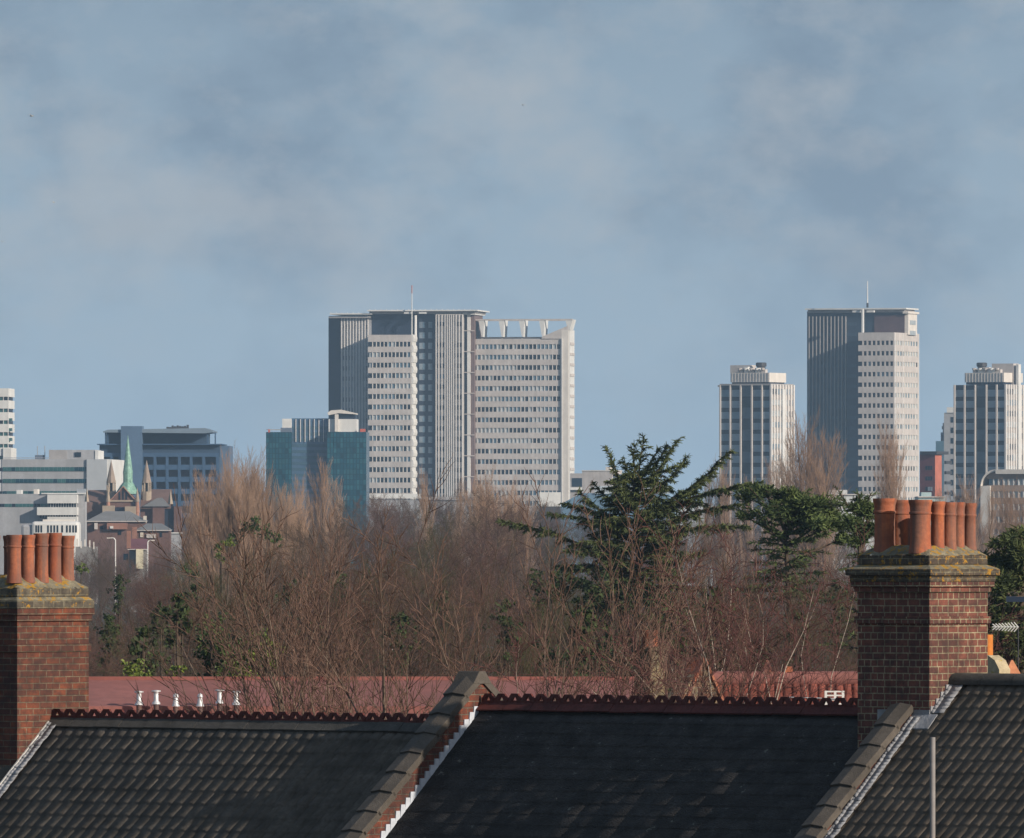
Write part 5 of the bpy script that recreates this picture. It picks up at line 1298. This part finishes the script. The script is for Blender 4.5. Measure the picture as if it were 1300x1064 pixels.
conifer('cypress', 'wide flat-topped green conifer right of the cedar, below the shorter glazed tower', 1000, 400,
    [(660, 950, 618, -.6), (655, 975, 614, .3), (650, 1000, 618, -.4), (650, 1025, 622, -.2), (655, 1050, 628, .2), (665, 1070, 640, -.5), (680, 1075, 660, -.8), (680, 935, 625, .4), (690, 960, 648, -1.0), (675, 1040, 650, -1.1), (670, 985, 640, -1.3), (695, 1050, 680, -1)],
    635, 40, 32, needle2, 1.9, size=.17, dens=46, zlo=8.6, tilt=.1, droop=-.05, lobes=((950, 630, 12), (970, 626, 15), (995, 632, 20), (1022, 638, 22), (1048, 645, 22), (1012, 655, 20), (1064, 664, 15), (1040, 665, 18), (985, 648, 14), (1070, 684, 12), (945, 655, 9)))
conifer('cypress', 'smaller bushy green conifer directly left of the seven-pot stack', 1094, 340,
    [(670, 1080, 640, -.5), (665, 1090, 626, .3), (665, 1105, 626, -.3), (680, 1115, 640, .2), (690, 1078, 665, -.6), (690, 1110, 670, -.6), (660, 1062, 620, .2)],
    634, 30, 33, needle2, 1.0, size=.15, dens=50, zlo=7.5, tilt=.2, droop=-.1, lobes=((1090, 642, 15), (1106, 648, 15), (1084, 662, 13), (1103, 672, 15), (1120, 660, 14), (1090, 685, 12)))
conifer('fir_tree', 'dark dense conifer behind the right side of the seven-pot stack', 1300, 300,
    [(700, 1262, 690, -.6), (720, 1255, 716, -.3), (740, 1258, 748, -.8), (690, 1290, 668, -.2), (760, 1254, 775, -.6), (790, 1256, 805, -.8), (690, 1275, 678, -.3), (810, 1268, 830, -1)],
    655, 70, 34, needle, 1.4, size=.17, dens=46, zlo=4.5, tilt=.1, droop=.2, lobes=((1275, 690, 14), (1262, 712, 13), (1290, 680, 16), (1270, 740, 18), (1290, 720, 22), (1266, 780, 16), (1285, 770, 20), (1262, 820, 18), (1280, 810, 24), (1268, 850, 18), (1285, 845, 20), (1258, 790, 15), (1262, 745, 15), (1298, 700, 20)))

# ---- leafy clumps
def clump(name, label, blobs, Y, mat, seed, leaf=.09, dens=900, cat='shrub', group=None):
    """blobs: (column, row, radius in px); a bush with stems down to the ground"""
    r = random.Random(seed); s_ = F / Y; cx_ = sum(b[0] for b in blobs) / len(blobs)
    root = empty(name, ((cx_ - CX) / s_, Y, 0), 0, label, cat, group); q_ = []; wood = []
    for (bx, by, br_) in blobs:
        c = Vector(((bx - cx_) / s_, r.uniform(-.4, .4), H + (HY - by) / s_)); R_ = br_ / s_
        wood.append((0, 0, 0, c.x * .4, 0, c.z * .6, .1, .07)); wood.append((c.x * .4, 0, c.z * .6, c.x, c.y, c.z, .07, .02))
        sub = [(c + Vector((r.gauss(0, .5), r.gauss(0, .5), r.gauss(0, .45))) * R_, R_ * r.uniform(.25, .5)) for _ in range(16)]
        for _ in range(int(dens * R_ * R_) + 60):
            sc_, sr = r.choice(sub); v = Vector((r.gauss(0, 1), r.gauss(0, 1), r.gauss(0, 1))).normalized() * sr * r.uniform(.4, 1.05)
            p = sc_ + v; nn = (v.normalized() + Vector((r.gauss(0, .6), r.gauss(0, .6), r.gauss(0, .6)))).normalized(); t = nn.cross(Vector((r.gauss(0, 1), r.gauss(0, 1), 1))).normalized(); bb = nn.cross(t)
            L = leaf * r.uniform(.6, 1.3); q_.append((p - t * L * .5, p - bb * L * .3, p + t * L * .5, p + bb * L * .3))
    V, Q = tubes(wood, 5); fastmesh('trunk', V, Q, bark_b, root)
    A = np.array([[tuple(v) for v in q] for q in q_]).reshape(-1, 3); fastmesh('foliage', A, np.arange(len(A)).reshape(-1, 4), mat, root); return root
clump('evergreen_shrub', 'bright ivy-clad bush above the red roof, left of a larger bushy evergreen', [(268, 800, 19), (285, 818, 22), (262, 826, 18), (290, 842, 18), (268, 850, 16)], 262, leaf_g, 41, dens=2600)
clump('evergreen_shrub', 'bushy yellow-green evergreen right of the other, just above the red roof', [(337, 820, 20), (320, 840, 24), (302, 848, 20), (345, 842, 15)], 258, leaf_y, 42, dens=2600)
clump('evergreen_shrub', 'small yellow-green bush on the red roof line near the left chimney', [(170, 852, 16), (186, 855, 11)], 260, leaf_y, 43, dens=2300)
clump('evergreen_shrub', 'tiny yellow-green bush on the roof line between the two small flues', [(228, 851, 11)], 262, leaf_y, 44, dens=2300)
clump('holly_tree', 'dark green holly crown with the brightest tuft, below the pale poplars', [(322, 666, 12), (308, 672, 10), (340, 678, 10), (296, 684, 8), (350, 684, 8)], 650, leaf_g, 45, leaf=.16, dens=700, cat='tree')
clump('holly_tree', 'small bright green holly tuft left of the dark holly crown', [(281, 694, 9), (279, 706, 7), (292, 690, 6)], 640, leaf_y, 46, leaf=.15, dens=800, cat='tree')
clump('holly_tree', 'dull green holly below the right of the red brick vestry', [(240, 720, 9), (248, 730, 8)], 660, leaf_g, 47, leaf=.15, dens=600, cat='tree')
clump('round_bush', 'small round olive-yellow bush right of the left chimney pots', [(103, 721, 9)], 700, leaf_y, 48, leaf=.14, dens=900)
clump('evergreen_thicket', 'dark green thicket at the foot of the cedar', [(750, 745, 26), (715, 738, 20), (780, 755, 24), (700, 760, 16), (735, 770, 18), (825, 750, 20), (850, 770, 20)], 400, M('thicket_leaves', (.05, .07, .025), .8, .5, 1.2, c2=(.02, .03, .015), spec=.1), 49, leaf=.14, dens=1500, cat='thicket')
clump('evergreen_thicket', 'dull green ivy thicket between the birches and the ash stems', [(780, 820, 26), (760, 845, 20), (700, 830, 20), (890, 830, 22), (930, 845, 22), (960, 830, 18), (820, 845, 18)], 330, M('thicket_leaves', (.05, .07, .025)), 50, leaf=.13, dens=1100, cat='thicket')

ivm = M('ivy_leaves', (.055, .075, .022), .7, .5, 1.2, c2=(.02, .03, .01), spec=.2)
for i, (px, py, rr_, Y) in enumerate(((180, 820, 15, 300), (225, 775, 13, 330), (740, 800, 18, 300), (850, 800, 18, 300), (905, 770, 15, 330), (135, 800, 13, 420), (205, 790, 14, 400), (245, 760, 12, 480), (395, 800, 14, 380), (430, 745, 12, 520), (505, 805, 16, 350), (560, 770, 13, 450), (640, 790, 15, 380), (680, 745, 12, 500), (150, 745, 9, 650), (365, 760, 12, 560), (1010, 800, 15, 350), (1060, 760, 13, 420))):
    clump('ivy_clad_tree', lab('dull green ivy-swathed trunk among the bare trees', px), [(px, py, rr_ * 1.25), (px + rr_ * .5, py + rr_ * 1.6, rr_ * .9), (px - rr_ * .3, py + rr_ * 3, rr_ * .8), (px + rr_ * .2, py - rr_ * 1.2, rr_ * .6)], Y, ivm, 60 + i, leaf=.15, dens=900, cat='tree', group='ivy-clad trunks in the tree belt')
